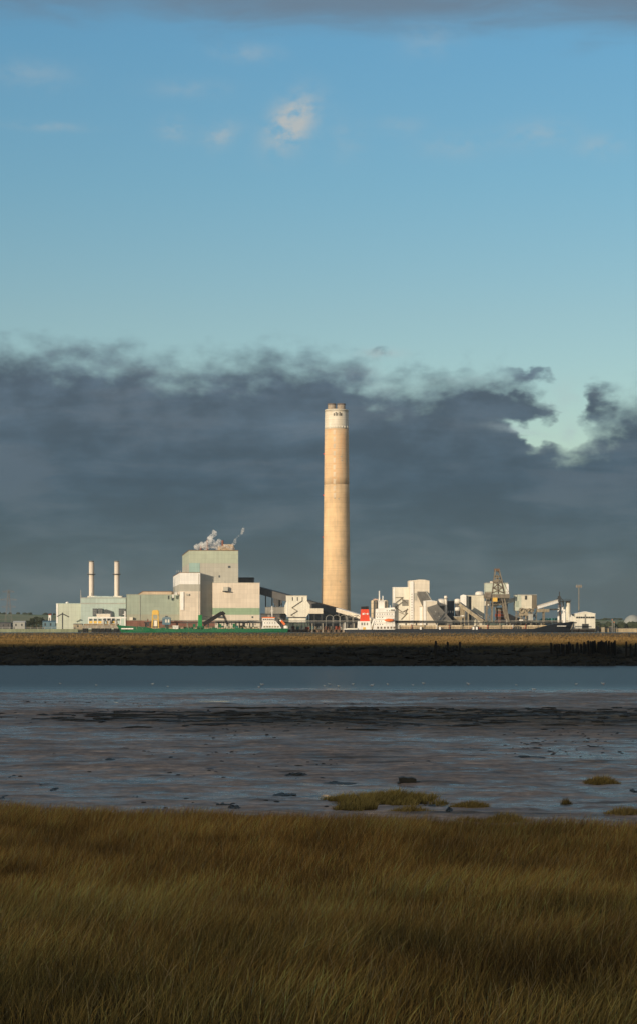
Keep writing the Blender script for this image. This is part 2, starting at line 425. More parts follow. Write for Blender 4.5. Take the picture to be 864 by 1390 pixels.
mid = n.noise(mp.outputs[0], .8, 5, .6)
vs_ = nt_.nodes.new('ShaderNodeVectorMath'); vs_.operation = 'SCALE'; nt_.links.new(at.outputs[0], vs_.inputs[0]); nt_.links.new(n.lin(fine, .3, .7, .6, 1.35), vs_.inputs['Scale'])
mps = nt_.nodes.new('ShaderNodeMapping'); mps.inputs['Scale'].default_value = (.75, .95, 1); nt_.links.new(pos, mps.inputs[0]); strk = n.noise(mps.outputs[0], 1.1, 7, .68)
vs2 = nt_.nodes.new('ShaderNodeVectorMath'); vs2.operation = 'SCALE'; nt_.links.new(vs_.outputs[0], vs2.inputs[0]); nt_.links.new(n.lin(strk, .32, .68, .35, 1.75), vs2.inputs['Scale'])
nt_.links.new(vs2.outputs[0], b.inputs['Base Color'])
rr = n.add(n.lin(spz.outputs[2], .0, .11, .14, .66), n.lin(mid, .35, .65, -.10, .16)); rr = n.add(rr, n.lin(strk, .36, .64, -.26, .26))
nt_.links.new(n.m('MAXIMUM', rr, .16), b.inputs['Roughness'])
bp = nt_.nodes.new('ShaderNodeBump'); bp.inputs['Distance'].default_value = .10; bp.inputs['Strength'].default_value = .8
nt_.links.new(n.add(fine, n.mul(mid, 1.5)), bp.inputs['Height']); nt_.links.new(bp.outputs[0], b.inputs['Normal'])
nt_.links.new(n.lin(spz.outputs[2], .09, .20, .48, .06), b.inputs['Specular IOR Level'])
tag(grid_mesh('mudflat', np.stack([XX, YY, ZZ], -1), m, cc.reshape(-1, 3)), kind='structure')

# near salt marsh ground
def marsh_edge(x): return 57.5 - x*.28 + 1.5*(fbm(x*.3, x*0, 3, 81) - .5) + 1.8*(fbm(x*1.1, x*0, 4, 83) - .5)
def marsh_z(x, y):
    e = np.clip((marsh_edge(x) - y)/1.8, 0, 1)
    return -.3 + e*.75 + e*.45*(fbm(x*.16, y*.16, 3, 91) - .5) + np.clip((47 - y)/20, 0, 1)*.05
gx, gy = np.meshgrid(np.linspace(-40, 40, 260), np.linspace(-25, 66, 300)); gz = marsh_z(gx, gy)
m = mat('marsh_soil', (.030, .024, .014), .9, .3, 1.5, .0, bump=.6)
tag(grid_mesh('marsh_ground', np.stack([gx, gy, gz], -1), m), kind='structure')

# grass blades
m, nt_, b = new_mat('grass_blade'); at = nt_.nodes.new('ShaderNodeAttribute'); at.attribute_name = 'tint'
nt_.links.new(at.outputs[0], b.inputs['Base Color']); b.inputs['Roughness'].default_value = .75; b.inputs['Specular IOR Level'].default_value = .15
GRASS = m
def blades(name, x, y, z, h, wd, lean, c0, c1, parent=None, off=(0, 0, 0)):
    n = len(x); a = np.random.uniform(-1.0, 1.0, n)
    dx, dy = np.cos(a)*wd/2, np.sin(a)*wd/2
    lx = lean[0]*h; ly = lean[1]*h
    P = np.zeros((n, 5, 3))
    for k, (t, s, sg) in enumerate(((0, 1, -1), (0, 1, 1), (.55, .75, 1), (.55, .75, -1), (1, 0, 0))):
        P[:, k, 0] = x + sg*dx*s + lx*t**1.8; P[:, k, 1] = y + sg*dy*s + ly*t**1.8; P[:, k, 2] = z + h*t*(1 - .12*t)
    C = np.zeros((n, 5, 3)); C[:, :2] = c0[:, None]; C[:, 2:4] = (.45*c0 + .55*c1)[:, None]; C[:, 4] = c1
    P -= np.array(off)
    me = bpy.data.meshes.new(name); me.vertices.add(n*5); me.vertices.foreach_set('co', P.reshape(-1).astype(np.float32))
    b0 = np.arange(n)*5
    # as triangles
    tri = np.stack([b0, b0+1, b0+2, b0, b0+2, b0+3, b0+3, b0+2, b0+4], 1).reshape(-1, 3)
    raw_faces(me, tri, True); me.materials.append(GRASS); set_col(me, C.reshape(-1, 3))
    o = bpy.data.objects.new(name, me); col.objects.link(o)
    if parent: o.parent = parent
    return o
NB = 290000
yy = 26 + (np.random.rand(NB)**.85)*34.5
xx = (np.random.rand(NB)*2 - 1)*(yy*.165 + 3.2)
keep = yy < marsh_edge(xx) - .1 + np.random.rand(NB)*.5; xx, yy = xx[keep], yy[keep]
pt = fbm(xx*.10, yy*.14, 3, 101); pt2 = fbm(xx*.6, yy*.6, 3, 111); pt3 = fbm(xx*.05, yy*.3, 3, 117)
hh = (.34 + .42*np.random.rand(len(xx)))*(.75 + .5*pt2)*(.72 + .5*pt)
near = np.clip((46 - yy)/17, 0, 1)
gr = np.clip(near*.95 + (pt - .54)*2.6 + (pt3 - .5)*1.2 + np.random.normal(0, .18, len(xx)), 0, 1)
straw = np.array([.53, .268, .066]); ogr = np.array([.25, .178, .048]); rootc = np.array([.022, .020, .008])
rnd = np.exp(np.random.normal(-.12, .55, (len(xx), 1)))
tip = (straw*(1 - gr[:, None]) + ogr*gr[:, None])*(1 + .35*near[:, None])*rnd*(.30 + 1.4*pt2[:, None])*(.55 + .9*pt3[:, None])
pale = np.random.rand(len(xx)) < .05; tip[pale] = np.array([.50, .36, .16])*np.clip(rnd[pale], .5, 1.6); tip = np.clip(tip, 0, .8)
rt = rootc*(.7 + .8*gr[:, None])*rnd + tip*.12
lean = (np.random.normal(.20, .24, len(xx)) + (pt2 - .5)*.5, np.random.normal(0, .16, len(xx)))
hollow_shade = np.clip((fbm(xx*.22 + 3, yy*.20, 3, 119) - .55)*5, 0, 1)*np.clip((56 - yy)/5, 0, 1); tip *= (1 - .42*hollow_shade[:, None]); rt = rt*(1 - .4*hollow_shade[:, None])  # shade of hollows painted into the blade colour, no matching dip in ground
st = np.random.rand(len(xx)) < .012; hh[st] *= 1.35; tip[st] = np.array([.55, .36, .17])*np.random.uniform(.6, 1.3, (st.sum(), 1))
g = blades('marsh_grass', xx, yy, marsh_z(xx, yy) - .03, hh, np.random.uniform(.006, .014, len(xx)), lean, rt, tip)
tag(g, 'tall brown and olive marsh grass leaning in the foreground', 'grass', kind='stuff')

# low grass tussocks out on the mud
GT = 'grass tussocks on the mud'
def tussock(px, py, rx, ry, hgt, nb, label, cc_=(.42, .27, .08)):
    D = DG(py); x0 = X(px, D); t = T('grass_tussock', label, 'grass tussock', (x0, D, 0), GT)
    mb = MB(); mb.ball((x0, D, -.02), rx*.82, ry*.9, hgt*.26, 26, 8, .2); mb.build('mound', MATS['marsh_soil'], t, True)
    a = np.random.rand(nb)*2*pi; r = np.sqrt(np.random.rand(nb)); r = r*(.75 + .6*fbm(a*1.3 + px, a*0, 3, 127)); x = x0 + rx*r*np.cos(a); y = D + ry*r*np.sin(a)
    km = fbm(x*2.4 + px, y*1.6, 3, 129) > (.30 if nb > 1500 else -1) + .20*r; x, y, r = x[km], y[km], r[km]; nb = len(x)
    k = fbm(x*1.4, y*1.4, 3, 121); z = hgt*.28*np.sqrt(np.clip(1 - r*r, 0, 1)) - .03
    h = hgt*(.5 + .9*np.random.rand(nb))*(.1 + 1.5*k)*np.clip(1.2 - .6*r, .2, 2)
    tipc = np.array(cc_)*np.random.uniform(.5, 1.5, (nb, 1))*(.5 + k[:, None])
    blades('blades', x, y, z, h, np.random.uniform(.012, .024, nb), (np.random.normal(.2, .35, nb), np.random.normal(0, .3, nb)), tipc*.12, tipc, t, (x0, D, 0))  # roots get a darkened tip colour, painting the shade inside the tuft
tussock(526, 1090, 2.15, 2.0, .36, 9000, 'longest olive grass tussock on the mud, widest of them, beside the dark timber block', (.46, .31, .085))
tussock(635, 1098, .72, .6, .27, 1500, 'small tufted grass clump at the right end of the long tussock')
tussock(487, 1101, .85, .6, .36, 1700, 'low grass clump just in front of the long tussock', (.42, .29, .085))
tussock(553, 1106, .9, .6, .26, 1300, 'thin low grass clump between the long tussock and the marsh grass')
tussock(815, 1065, .72, .9, .26, 1500, 'isolated round straw coloured tussock far out on the right mud')
tussock(768, 1093, .18, .2, .28, 220, 'tiny lone grass tuft on the wet mud')
tussock(848, 1109, .75, .6, .28, 1500, 'straw tussock close to the marsh edge at the far right', (.45, .29, .09))
tussock(668, 1118, 1.1, .6, .30, 1500, 'sparse grass clump among the wet dark weed right of centre')

# lumps of weed and mud lying on the flat
m = mat('wet_weed', (.034, .028, .019), .5, .5, 4, 0, bump=.8)
WL = 'dark weed lumps on the mud'
for px, py, wpx, hpx, lab in (
    (232, 1031, 18, 6, 'dark weed lump alone in the middle of the left mud'), (145, 1033, 22, 4, 'long flat weed lump on the mud left of the middle'),
    (98, 1032, 12, 3, 'small flat weed lump furthest left of its row'), (75, 1073, 18, 4, 'flat dark weed lump near the grass at the left edge of the mud'),
    (97, 1033, 8, 3, None), (405, 1055, 52, 7, 'long low dark weed ridge on the mud near the centre'), (385, 1080, 30, 5, 'flat dark weed patch below the long central weed ridge'),
    (402, 1059, 8, 5, None), (299, 1093, 20, 6, 'weed lump just beyond the grass, the flatter of a pair'), (319, 1099, 22, 9, 'rounded weed lump just beyond the grass, the taller of a pair'),
    (184, 1084, 14, 4, 'small dark lump on mud close to the grass edge left of centre'), (8, 1085, 22, 5, 'dark lump at the very left edge of the mud'), (16, 1057, 14, 4, 'small weed lump near the left picture edge'),
    (715, 1029, 40, 4, 'long thin dark weed streak on the right mud'), (758, 1046, 10, 4, 'small weed lump on the right mud below the long streak'), (698, 1048, 10, 3, None),
    (612, 1107, 28, 10, 'dark ragged weed heap between the grass clumps'), (585, 1097, 18, 5, 'thin dark weed patch beside the long tussock'), (750, 1113, 26, 5, 'flat dark weed patch at the grass edge on the right'),
    (612, 1063, 14, 3, None), (308, 1066, 10, 4, None), (860, 1077, 10, 6, 'dark lump at the very right edge of the mud'), (455, 1064, 60, 3, 'thin dark weed line leading to the timber block')):
    D = DG(py); k = D/F; mb = MB()
    for q in range(max(3, int(wpx/4))):
        a = random.uniform(-.5, .5)
        mb.ball((X(px + a*wpx*.8, D), D + random.uniform(-.4, .4), .02), wpx*k*.22*random.uniform(.6, 1.2), .45*random.uniform(.7, 1.3), hpx*k*(.9 - abs(a))*random.uniform(.5, 1), 12, 6, .16)
    o = mb.build('weed_lump', m)
    tag(o, lab or 'tiny dark weed lump lying on the open mud', 'weed lump', WL)
mb = MB()
for q in range(620):
    y = random.gauss(128, 9); x = random.uniform(-22, 26)
    if random.random() > float(bandmask(np.array(x), np.array(y))) + .06: continue
    mb.ball((x, y, float(mud_z(np.array(x), np.array(y)))), random.uniform(.2, 1.5)**1.5, random.uniform(.1, .35), random.uniform(.03, .10), 10, 4, .25)
cl_ = [(random.uniform(64, 165), random.uniform(-.19, .19)) for _ in range(34)]
for q in range(420):
    cy_, cu_ = random.choice(cl_); y = cy_ + random.gauss(0, 1.6); x = cu_*cy_ + random.gauss(0, 2.2)
    if not 61 < y < 176: continue
    s_ = random.uniform(.4, 1)
    mb.ball((x, y, float(mud_z(np.array(x), np.array(y)))), *((.11*s_, .07*s_, .04*s_) if q % 12 else (.34*s_, .2*s_, .05*s_)), 8, 4, .2)
tag(mb.build('seaweed', m), 'dark scattered seaweed along the ridge across the mudflat', 'seaweed', kind='stuff')
# timber block
D = DG(1066); t = TP('timber_block', 'dark square old timber block standing behind the long grass tussock', 'timber block', 552, D, 0)
MB().fpx([(541, 1069), (541.5, 1060), (540.5, 1056.6), (547, 1055.2), (553, 1056.4), (559, 1055.8), (564.5, 1057.8), (563.6, 1069)], D, .6).build('block', timber, t); MB().fpx([(538, 1070), (539, 1063), (543, 1061.5), (545, 1070)], D - .12, .5).build('broken_board', timber, t)
MB().px(558, 570, 1061, 1068, D + .1, .4).build('side_board', timber, t)

# gulls
def gull(label):
    t = T('gull', label, 'gull', (0, 0, 0), 'white gulls along the edge of the mud')
    mb = MB(); mb.ball((0, 0, .17), .21, .085, .085, 12, 8); mb.ball((.19, 0, .25), .055, .05, .055, 8, 6); mb.beam((.13, 0, .2), (.17, 0, .25), .07)
    mb.build('body', white, t, True)
    MB().beam((-.32, 0, .19), (-.05, 0, .2), .17, .03).build('wing', mat('gull_grey', (.42, .44, .47), .7), t)
    MB().beam((.23, 0, .245), (.30, 0, .235), .02).build('beak', yellow, t)
    for s_ in (-1, 1): MB().beam((0, .03*s_, 0), (0, .03*s_, .11), .014).build('leg', orange, t)
    return t
proto = None
for px, py, sc in ((207, 930, 1.1), (356, 931, 1.3), (82, 929, .8), (131, 931, .8), (447, 930, 1), (440, 932, .8), (459, 933, 1.1), (504, 932, 1.3), (526, 930, .9), (478, 930, .9), (574, 929, 1.1), (635, 930, 1.2),
                   (724, 938, 1.25), (818, 930, 1.4), (781, 930, 1.0), (700, 931, .8), (352, 934, 1.0), (228, 933, .7), (560, 931, .8)):
    if proto is None: proto = gull('small white gull standing at the far edge of the mud'); o = proto
    else: o = copy_tree(proto)
    D = DG(py); o.location = (X(px, D), D, max(0., float(mud_z(np.array(X(px, D)), np.array(D))))); o.scale = (sc*.68, sc*.68, sc*.68); o.rotation_euler = (0, 0, random.choice((0, pi)) + random.uniform(-.5, .5))

# ------------------------------------------------------------------ the marsh island
IZ = 2.56
def isl_front(x): return 300 + 9*(fbm(x*.035, x*0, 5, 131) - .5) - 10*np.clip((x + 60)/300, -.2, .3)
ys = np.concatenate([np.linspace(-7, 16, 90), np.linspace(17, 120, 70), np.linspace(125, 640, 60)])
xs = np.linspace(-420, 420, 840)
GX, GY = np.meshgrid(xs, ys); fr = isl_front(GX); Y = fr + GY
up = np.clip(GY/11, 0, 1); prof_ = up**.8*IZ - .5*(1 - np.clip((GY + 7)/7, 0, 1))
rough_ = (fbm(GX*.45, GY*.9, 4, 141) - .5)*1.0*np.clip((GY + 3)/4, 0, 1)*np.clip((19 - GY)/7, 0, 1)
Zi = prof_ + rough_ + (fbm(GX*.03, Y*.02, 3, 151) - .5)*.35*np.clip((GY - 12)/10, 0, 1)
Zi = np.where(GY > 625, -.6, Zi)
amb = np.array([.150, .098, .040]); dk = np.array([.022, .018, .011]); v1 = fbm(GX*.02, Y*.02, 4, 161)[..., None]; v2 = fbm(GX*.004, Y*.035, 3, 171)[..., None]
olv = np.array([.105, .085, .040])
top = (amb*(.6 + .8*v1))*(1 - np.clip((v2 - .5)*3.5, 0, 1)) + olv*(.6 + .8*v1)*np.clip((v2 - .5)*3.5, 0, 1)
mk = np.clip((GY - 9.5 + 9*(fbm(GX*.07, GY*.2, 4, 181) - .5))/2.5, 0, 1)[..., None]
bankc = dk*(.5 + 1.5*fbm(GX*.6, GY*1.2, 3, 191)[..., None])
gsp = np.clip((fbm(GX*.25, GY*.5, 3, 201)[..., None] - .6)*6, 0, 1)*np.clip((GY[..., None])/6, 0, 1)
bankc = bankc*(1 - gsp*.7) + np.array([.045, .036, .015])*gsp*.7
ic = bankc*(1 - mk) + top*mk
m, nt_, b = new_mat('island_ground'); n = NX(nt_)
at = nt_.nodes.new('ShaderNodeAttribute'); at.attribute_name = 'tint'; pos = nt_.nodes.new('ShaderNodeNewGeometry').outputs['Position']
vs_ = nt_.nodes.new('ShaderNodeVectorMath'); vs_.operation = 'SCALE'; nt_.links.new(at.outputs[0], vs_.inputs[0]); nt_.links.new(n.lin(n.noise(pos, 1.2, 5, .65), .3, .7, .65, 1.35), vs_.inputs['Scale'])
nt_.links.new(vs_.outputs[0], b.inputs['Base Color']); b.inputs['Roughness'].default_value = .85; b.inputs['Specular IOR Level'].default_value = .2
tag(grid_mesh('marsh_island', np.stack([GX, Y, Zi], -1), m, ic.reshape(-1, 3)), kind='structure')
NI = 150000
bx_ = np.random.uniform(-95, 95, NI); bg_ = 10.5 + np.random.exponential(110, NI); ok = bg_ < 600; bx_, bg_ = bx_[ok], bg_[ok]
sc_ = 1 + bg_/250; bx_ = bx_*(1 + bg_/300)
by_ = isl_front(bx_) + bg_
kk = fbm(bx_*.05, by_*.05, 3, 211); v2b = fbm(bx_*.004, by_*.035, 3, 171)[:, None]; k3 = np.clip((v2b - .5)*3.5, 0, 1)
tc_ = (np.array([.235, .150, .058])*(1 - k3) + np.array([.15, .118, .052])*k3)*np.random.uniform(.75, 1.25, (len(bx_), 1))*(.65 + .7*kk[:, None])
zi_ = IZ + (fbm(bx_*.03, by_*.02, 3, 151) - .5)*.35
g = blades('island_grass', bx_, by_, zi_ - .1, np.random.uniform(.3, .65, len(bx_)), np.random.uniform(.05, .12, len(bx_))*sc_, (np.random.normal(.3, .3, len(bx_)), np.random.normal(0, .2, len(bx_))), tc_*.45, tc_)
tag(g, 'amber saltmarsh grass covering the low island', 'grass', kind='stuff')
# rubble and weed on the island bank
mb = MB()
for q in range(2600):
    x = random.uniform(-75, 75); gy_ = random.uniform(-4, 12); u_ = min(max(gy_/11, 0), 1)
    mb.ball((x, float(isl_front(np.array(x))) + gy_, u_**.8*IZ + .05), random.uniform(.15, .6), random.uniform(.15, .4), random.uniform(.08, .30), 7, 4, .25)
tag(mb.build('bank_rubble', mat('dark_rubble', (.020, .018, .014), .8, .5, 2, 0)), 'dark weed covered rubble along the island bank', 'rubble', kind='stuff')
# timber posts
posts = [(591, 871, 10), (607, 872, 9), (623, 872, 9), (590, 876, 6)]
for k in range(15): posts.append((748 + k*3.3 + random.uniform(-1, 1), 873 + random.uniform(-1, 3), random.uniform(7, 12)))
for k in range(15): posts.append((797 + k*2.6 + random.uniform(-.8, .8), 871 + random.uniform(-1, 2), random.uniform(9, 14)))
posts += [(849, 872, 12), (855, 875, 9), (861, 874, 10)]
post_proto = None
for px, py, h in posts:
    D = 303 + random.uniform(-2, 3)
    if post_proto is None:
        mb = MB(); mb.lathe(0, 0, [(.13, -1), (.12, .3), (.11, .9), (.06, 1.0)], 7); post_proto = mb.build('mooring_post', mat('black_timber', (.012, .010, .008), .8, .3, 3, .2)); o = post_proto
        proto_o = o
    else: o = post_proto.copy(); col.objects.link(o)
    hz = h*D/F; o.location = (X(px, D), D, Z(py + h, D)); o.scale = (1.45, 1.45, hz*1.12); o.rotation_euler = (random.uniform(-.08, .08), random.uniform(-.12, .12), random.uniform(0, 3))
    row = px > 700
    tag(o, 'old dark timber post in the ragged row on the island bank' if row else 'lone dark timber post on the island bank away from the ragged row', 'post', 'timber posts on the island bank')

# ------------------------------------------------------------------ far land
LZ = 2.5
m, nt_, b = new_mat('far_land'); n = NX(nt_); pos = nt_.nodes.new('ShaderNodeNewGeometry').outputs['Position']
mp = nt_.nodes.new('ShaderNodeMapping'); mp.inputs['Scale'].default_value = (.004, .012, 1); nt_.links.new(pos, mp.inputs[0])
cr = n.ramp(n.noise(mp.outputs[0], 1.5, 4, .6), [(.35, (.17, .13, .07)), (.5, (.26, .20, .12)), (.62, (.10, .12, .05))])
nt_.links.new(cr, b.inputs['Base Color']); b.inputs['Roughness'].default_value = .9
xs = np.linspace(-9000, 9000, 120)
Dr = np.array([1741, 1741.5, 1749, 1760, 2300, 3000, 3300, 3700, 4200, 5200, 7000])
PX, PD = np.meshgrid(xs, Dr)
ang = PX/PD*F + 432
hl = np.interp(ang, [-400, 0, 80, 300, 600, 800, 830, 900, 1300], [30, 30, 27, 20, 15, 15, 18, 16, 22])
prf = np.interp(PD, [1741, 1741.5, 1749, 1760, 3000, 3300, 3700, 4200, 5200, 7000], [-1, 0, 1, 1, 1, 1.0, 1.0, 1.0, 1, 1])
hp = np.interp(PD, [1760, 3000, 3700, 4200, 5200, 7000], [0, 0, .45, .9, 1, .2])
PZ = np.where(PD < 1742, -1.2, LZ*prf) + hp*hl*(1 + .12*(fbm(PX*.001, PD*.001, 3, 221) - .5))
PZ[1] = .3
tag(grid_mesh('far_land', np.stack([PX, PD, PZ], -1), m, smooth=False), kind='structure')
m2, nt_, b = new_mat('field_green'); n = NX(nt_); pos = nt_.nodes.new('ShaderNodeNewGeometry').outputs['Position']
cr = n.ramp(n.noise(pos, .003, 2, .5), [(.42, (.085, .14, .05)), (.5, (.20, .19, .09)), (.6, (.10, .16, .06))])
nt_.links.new(cr, b.inputs['Base Color']); b.inputs['Roughness'].default_value = .9
P2 = np.stack([PX, PD, PZ + .5], -1)[5:]
tag(grid_mesh('hill_fields', P2, m2), kind='structure')

# dark woods and hedges
foliage = mat('dark_foliage', (.035, .045, .022), .9, .4, .3, 0)
def wood(name, label, x0, x1, D, h, n_, seed=0, kind='stuff'):
    rs = random.Random(seed); mb = MB()
    for q in range(n_):
        a = rs.uniform(x0, x1); d = D + rs.uniform(0, 60); hh_ = h*rs.uniform(.5, 1.05)
        mb.ball((X(a, d), d, gz0(X(a, d), d) + hh_*.5), rs.uniform(3, 6), 4, hh_*.55, 8, 5, .22)
    return tag(mb.build(name, foliage), label, 'wood', kind=kind)
def gz0(x, D):
    a = x/D*F + 432
    return LZ + float(np.interp(D, [1760, 3000, 3700, 4200], [0, 0, .45, .9]))*float(np.interp(a, [-400, 0, 80, 300, 600, 800, 830, 900], [30, 30, 27, 20, 15, 15, 18, 16]))
wood('far_treeline', 'dark line of far trees behind the right hand fields', 808, 1000, 2700, 8, 150, 3)
wood('hedge_line', 'thin dark hedge on the far left hill crest', -100, 110, 4180, 5, 60, 4)
wood('low_treeline', 'dark low trees behind the sheds at the far left', -100, 76, 2500, 5, 90, 5)
wood('crest_treeline', 'pale far trees on the crest of the right hill', 806, 960, 4150, 4, 70, 8)
bark_ = bark
def tree(px, D, h, label, seed):
    rs = random.Random(seed); x = X(px, D); t = T('tree', label, 'tree', (x, D, LZ), 'bare dark trees by the sheds')
    mb = MB(); mb.lathe(x, D, [(.5, LZ), (.35, LZ + h*.4), (.12, LZ + h*.9)], 7)
    for q in range(5):
        a = rs.uniform(0, 6.28); z0 = LZ + h*rs.uniform(.3, .5); mb.beam((x, D, z0), (x + cos(a)*h*.25, D + sin(a)*h*.25, z0 + h*.3), .2)
    mb.build('trunk', bark, t)
    mb = MB()
    for q in range(170):
        a = rs.uniform(0, 6.28); r = h*.36*sqrt(rs.random()); zz = LZ + h*(.35 + .6*rs.random()); sh = 1 - abs((zz - LZ)/h - .62)*1.5
        mb.ball((x + cos(a)*r*sh, D + sin(a)*r*sh, zz), .75*rs.uniform(.5, 1.3), .7, .5*rs.uniform(.6, 1.5), 6, 4, .35)
    mb.build('crown', foliage, t)
for k, (px, h, lab) in enumerate(((38, 9, 'dark bushy tree at the left end of the shed trees'), (44, 12, 'dark rounded tree second from the left behind the sheds'), (50, 14, 'tallest dark tree behind the low sheds'),
                                  (56, 13, 'broad dark tree just right of the tallest one'), (63, 10, 'small dark tree beside the blue sheds'), (30, 8, 'small tree behind the grey house'))):
    tree(px, 2250 + 30*(k % 3), h, lab, k + 20)

# pylon
def pylon(px, D, top, label):
    x = X(px, D); z0 = gz0(x, D); z1 = Z(top, D); H = z1 - z0; t = T('electricity_pylon', label, 'pylon', (x, D, z0))
    pm = mat('pylon_steel', (.17, .15, .14), .8); mb = MB()
    def wdt(f): return 5.5*(1 - f)**1.3 + .8
    lv = [0, .2, .38, .52, .64, .76, .88, 1]
    for sx in (-1, 1):
        for sy in (-1, 1):
            for a, b_ in zip(lv, lv[1:]): mb.beam((x + sx*wdt(a), D + sy*wdt(a), z0 + a*H), (x + sx*wdt(b_), D + sy*wdt(b_), z0 + b_*H), .34)
    for a, b_ in zip(lv, lv[1:]):
        mb.beam((x - wdt(a), D, z0 + a*H), (x + wdt(b_), D, z0 + b_*H), .2); mb.beam((x + wdt(a), D, z0 + a*H), (x - wdt(b_), D, z0 + b_*H), .3)
    mb.build('tower', pm, t)
    for f, wd in ((.55, 11), (.74, 13), (.95, 9)):
        mb = MB(); mb.beam((x - wd, D, z0 + f*H), (x + wd, D, z0 + f*H), .5); mb.beam((x - wd, D, z0 + f*H), (x, D, z0 + f*H + 3.5), .3); mb.beam((x + wd, D, z0 + f*H), (x, D, z0 + f*H + 3.5), .3)
        mb.build('cross_arm', pm, t)
pylon(12, 3000, 801, 'faint steel lattice pylon standing beyond the fields at the far left')

# far left sheds and houses
def hut(name, label, cat, px0, px1, top, D, dep, wallm, roofm, rise=1.5, group=None, door=True):
    t = TP(name, label, cat, (px0 + px1)/2, D, LZ, group); x0, x1 = X(px0, D), X(px1, D); zt = Z(top, D)
    MB().box(x0, x1, D, D + dep, LZ - .5, zt).build('wall', wallm, t)
    ym = D + dep/2
    MB().add([(x0 - .3, D - .3, zt), (x1 + .3, D - .3, zt), (x1 + .3, ym, zt + rise), (x0 - .3, ym, zt + rise), (x1 + .3, D + dep + .3, zt), (x0 - .3, D + dep + .3, zt)],
             [(0, 1, 2, 3), (3, 2, 4, 5), (0, 3, 5), (1, 4, 2), (0, 5, 4, 1)]).build('roof', roofm, t)
    nw = max(1, int((x1 - x0)/5))
    for k in range(nw):
        c = x0 + (k + .5)*(x1 - x0)/nw; MB().box(c - .7, c + .7, D - .06, D, LZ + (zt - LZ)*.45, LZ + (zt - LZ)*.8).build('window', glass, t)
    if door: MB().box(x0 + .6, x0 + 1.7, D - .05, D, LZ, LZ + 2.1).build('door', darkgrey, t)
    return t
greyw = mat('grey_render', (.33, .34, .33), .8)
hut('house', 'small pale grey house with light roof left of the dark trees', 'house', 18, 34, 845, 1990, 9, greyw, mat('light_roof', (.45, .47, .47), .7), 1.6)
hut('house', 'tiny pale house on the green hill left of the plant', 'house', 66, 69.5, 835, 3100, 8, white, rust, 2)
hut('shed', 'long low blue shed left of the pale green power hall', 'shed', 58, 80, 844, 1960, 12, blue_m, blue_m, 1.2)
hut('shed', 'low blue grey shed in front of the pale green hall', 'shed', 80, 101, 844.5, 1905, 10, blue_m, mat('slate_roof', (.12, .15, .17), .7), 1)
hut('shed', 'dark low shed between blue shed and white pier frame', 'shed', 102, 119, 844, 1880, 10, blue_m, darkgrey, 1)
hut('shed', 'tan low shed at the shore left of the concrete pier', 'shed', 100, 112, 847.5, 1790, 6, tansteel, midgrey, .7)
hut('shed', 'low dark shed at the far left edge of the land', 'shed', -12, 15, 846, 2000, 12, darkgrey, darkgrey, 1)
# sea wall with fence at left
t = TP('sea_wall', 'long low green grey sea wall with fence posts along the left shore', 'wall', 50, 1738, 0)
MB().box(X(-160, 1738), X(106, 1738), 1738, 1740.4, -1, 2.9).build('wall', mat('sea_wall_face', (.22, .25, .17), .85, .3, .1, .3, 6), t)
for k in range(28): MB().box(X(-160 + k*9.6, 1739), X(-160 + k*9.6, 1739) + .25, 1739, 1739.2, 2.9, 4.4).build('fence_post', galv, t)
MB().box(X(-160, 1739), X(106, 1739), 1739.05, 1739.15, 4.2, 4.35).build('fence_rail', galv, t)
t = TP('sea_wall', 'long low tan sea wall along the right shore beyond the shed', 'wall', 900, 1738, 0)
MB().box(X(809, 1738), X(1150, 1738), 1738, 1740.4, -1, 3.2).build('wall', mat('tan_wall_face', (.40, .33, .22), .85, .3, .1, .3, 6), t)
MB().box(X(809, 1738) + .2, X(1150, 1738), 1737.6, 1740.8, 3.2, 3.5).build('coping', concrete, t)
# dolphin with slanting arms in front of hall (angled dark roof shape)
D = 1850; t = TP('light_gantry', 'dark spread arm gantry in front of the pale green hall', 'gantry', 85, D, LZ)
MB().beam((X(85.2, D), D, LZ), (X(85.2, D), D, Z(831.5, D)), 1.0).build('post', dark, t)
for a in ((78, 837), (94, 837.5)): MB().beam((X(85.2, D), D, Z(833, D)), (X(a[0], D), D, Z(a[1], D)), .9).build('arm', dark, t)
# right dome
D = 3300; x = X(858, D); zb = gz0(x, D)
t = T('storage_dome', 'pale low dome on the skyline at the far right', 'dome', (x, D, zb))
MB().lathe(x, D, [(16, zb - 3), (16, zb + 1)], 28).build('ring_wall', concrete, t)
MB().lathe(x, D, [(15.5*cos(a), zb + 1 + (Z(834.5, D) - zb - 1)*sin(a)) for a in np.linspace(0, 1.5, 8)], 28).build('dome_shell', mat('dome_grey', (.28, .30, .30), .8), t, True)

# ------------------------------------------------------------------ gas plant with twin stacks
TH = R(6.5)
D = 1870
t = TP('power_hall', 'long pale green power hall with stepped roof below the twin stacks', 'building', 124, D, LZ)
fp = rbox(77, 112, D, 60, R(3)); MB().prism(fp, LZ - .5, Z(819.5, D)).build('low_wing', pale_sage, t)
MB().prism(grow(fp, .5), Z(819.5, D), Z(818.8, D)).build('low_roof', aqua2, t)
MB().px(76.6, 79, 818.8, 846, D - .3, .4).build('corner_panel', white, t)
fp2 = rbox(110, 171, D - 6, 70, R(3)); z1, z2 = Z(819, D), Z(812, D)
MB().prism(fp2, LZ - .5, z1).build('main_wall', aqua2, t)
MB().prism(fp2, z1 + .02, z2).build('upper_wall', aqua2, t)
fr_ = MB(); fr_.prism(grow(fp2, .35), z1 - .5, z1 + .3); fr_.build('ledge', galv, t)
MB().prism(grow(fp2, .4), z2, z2 + .6).build('roof', galv, t)
xm0, xm1 = X(118, D), X(165, D)
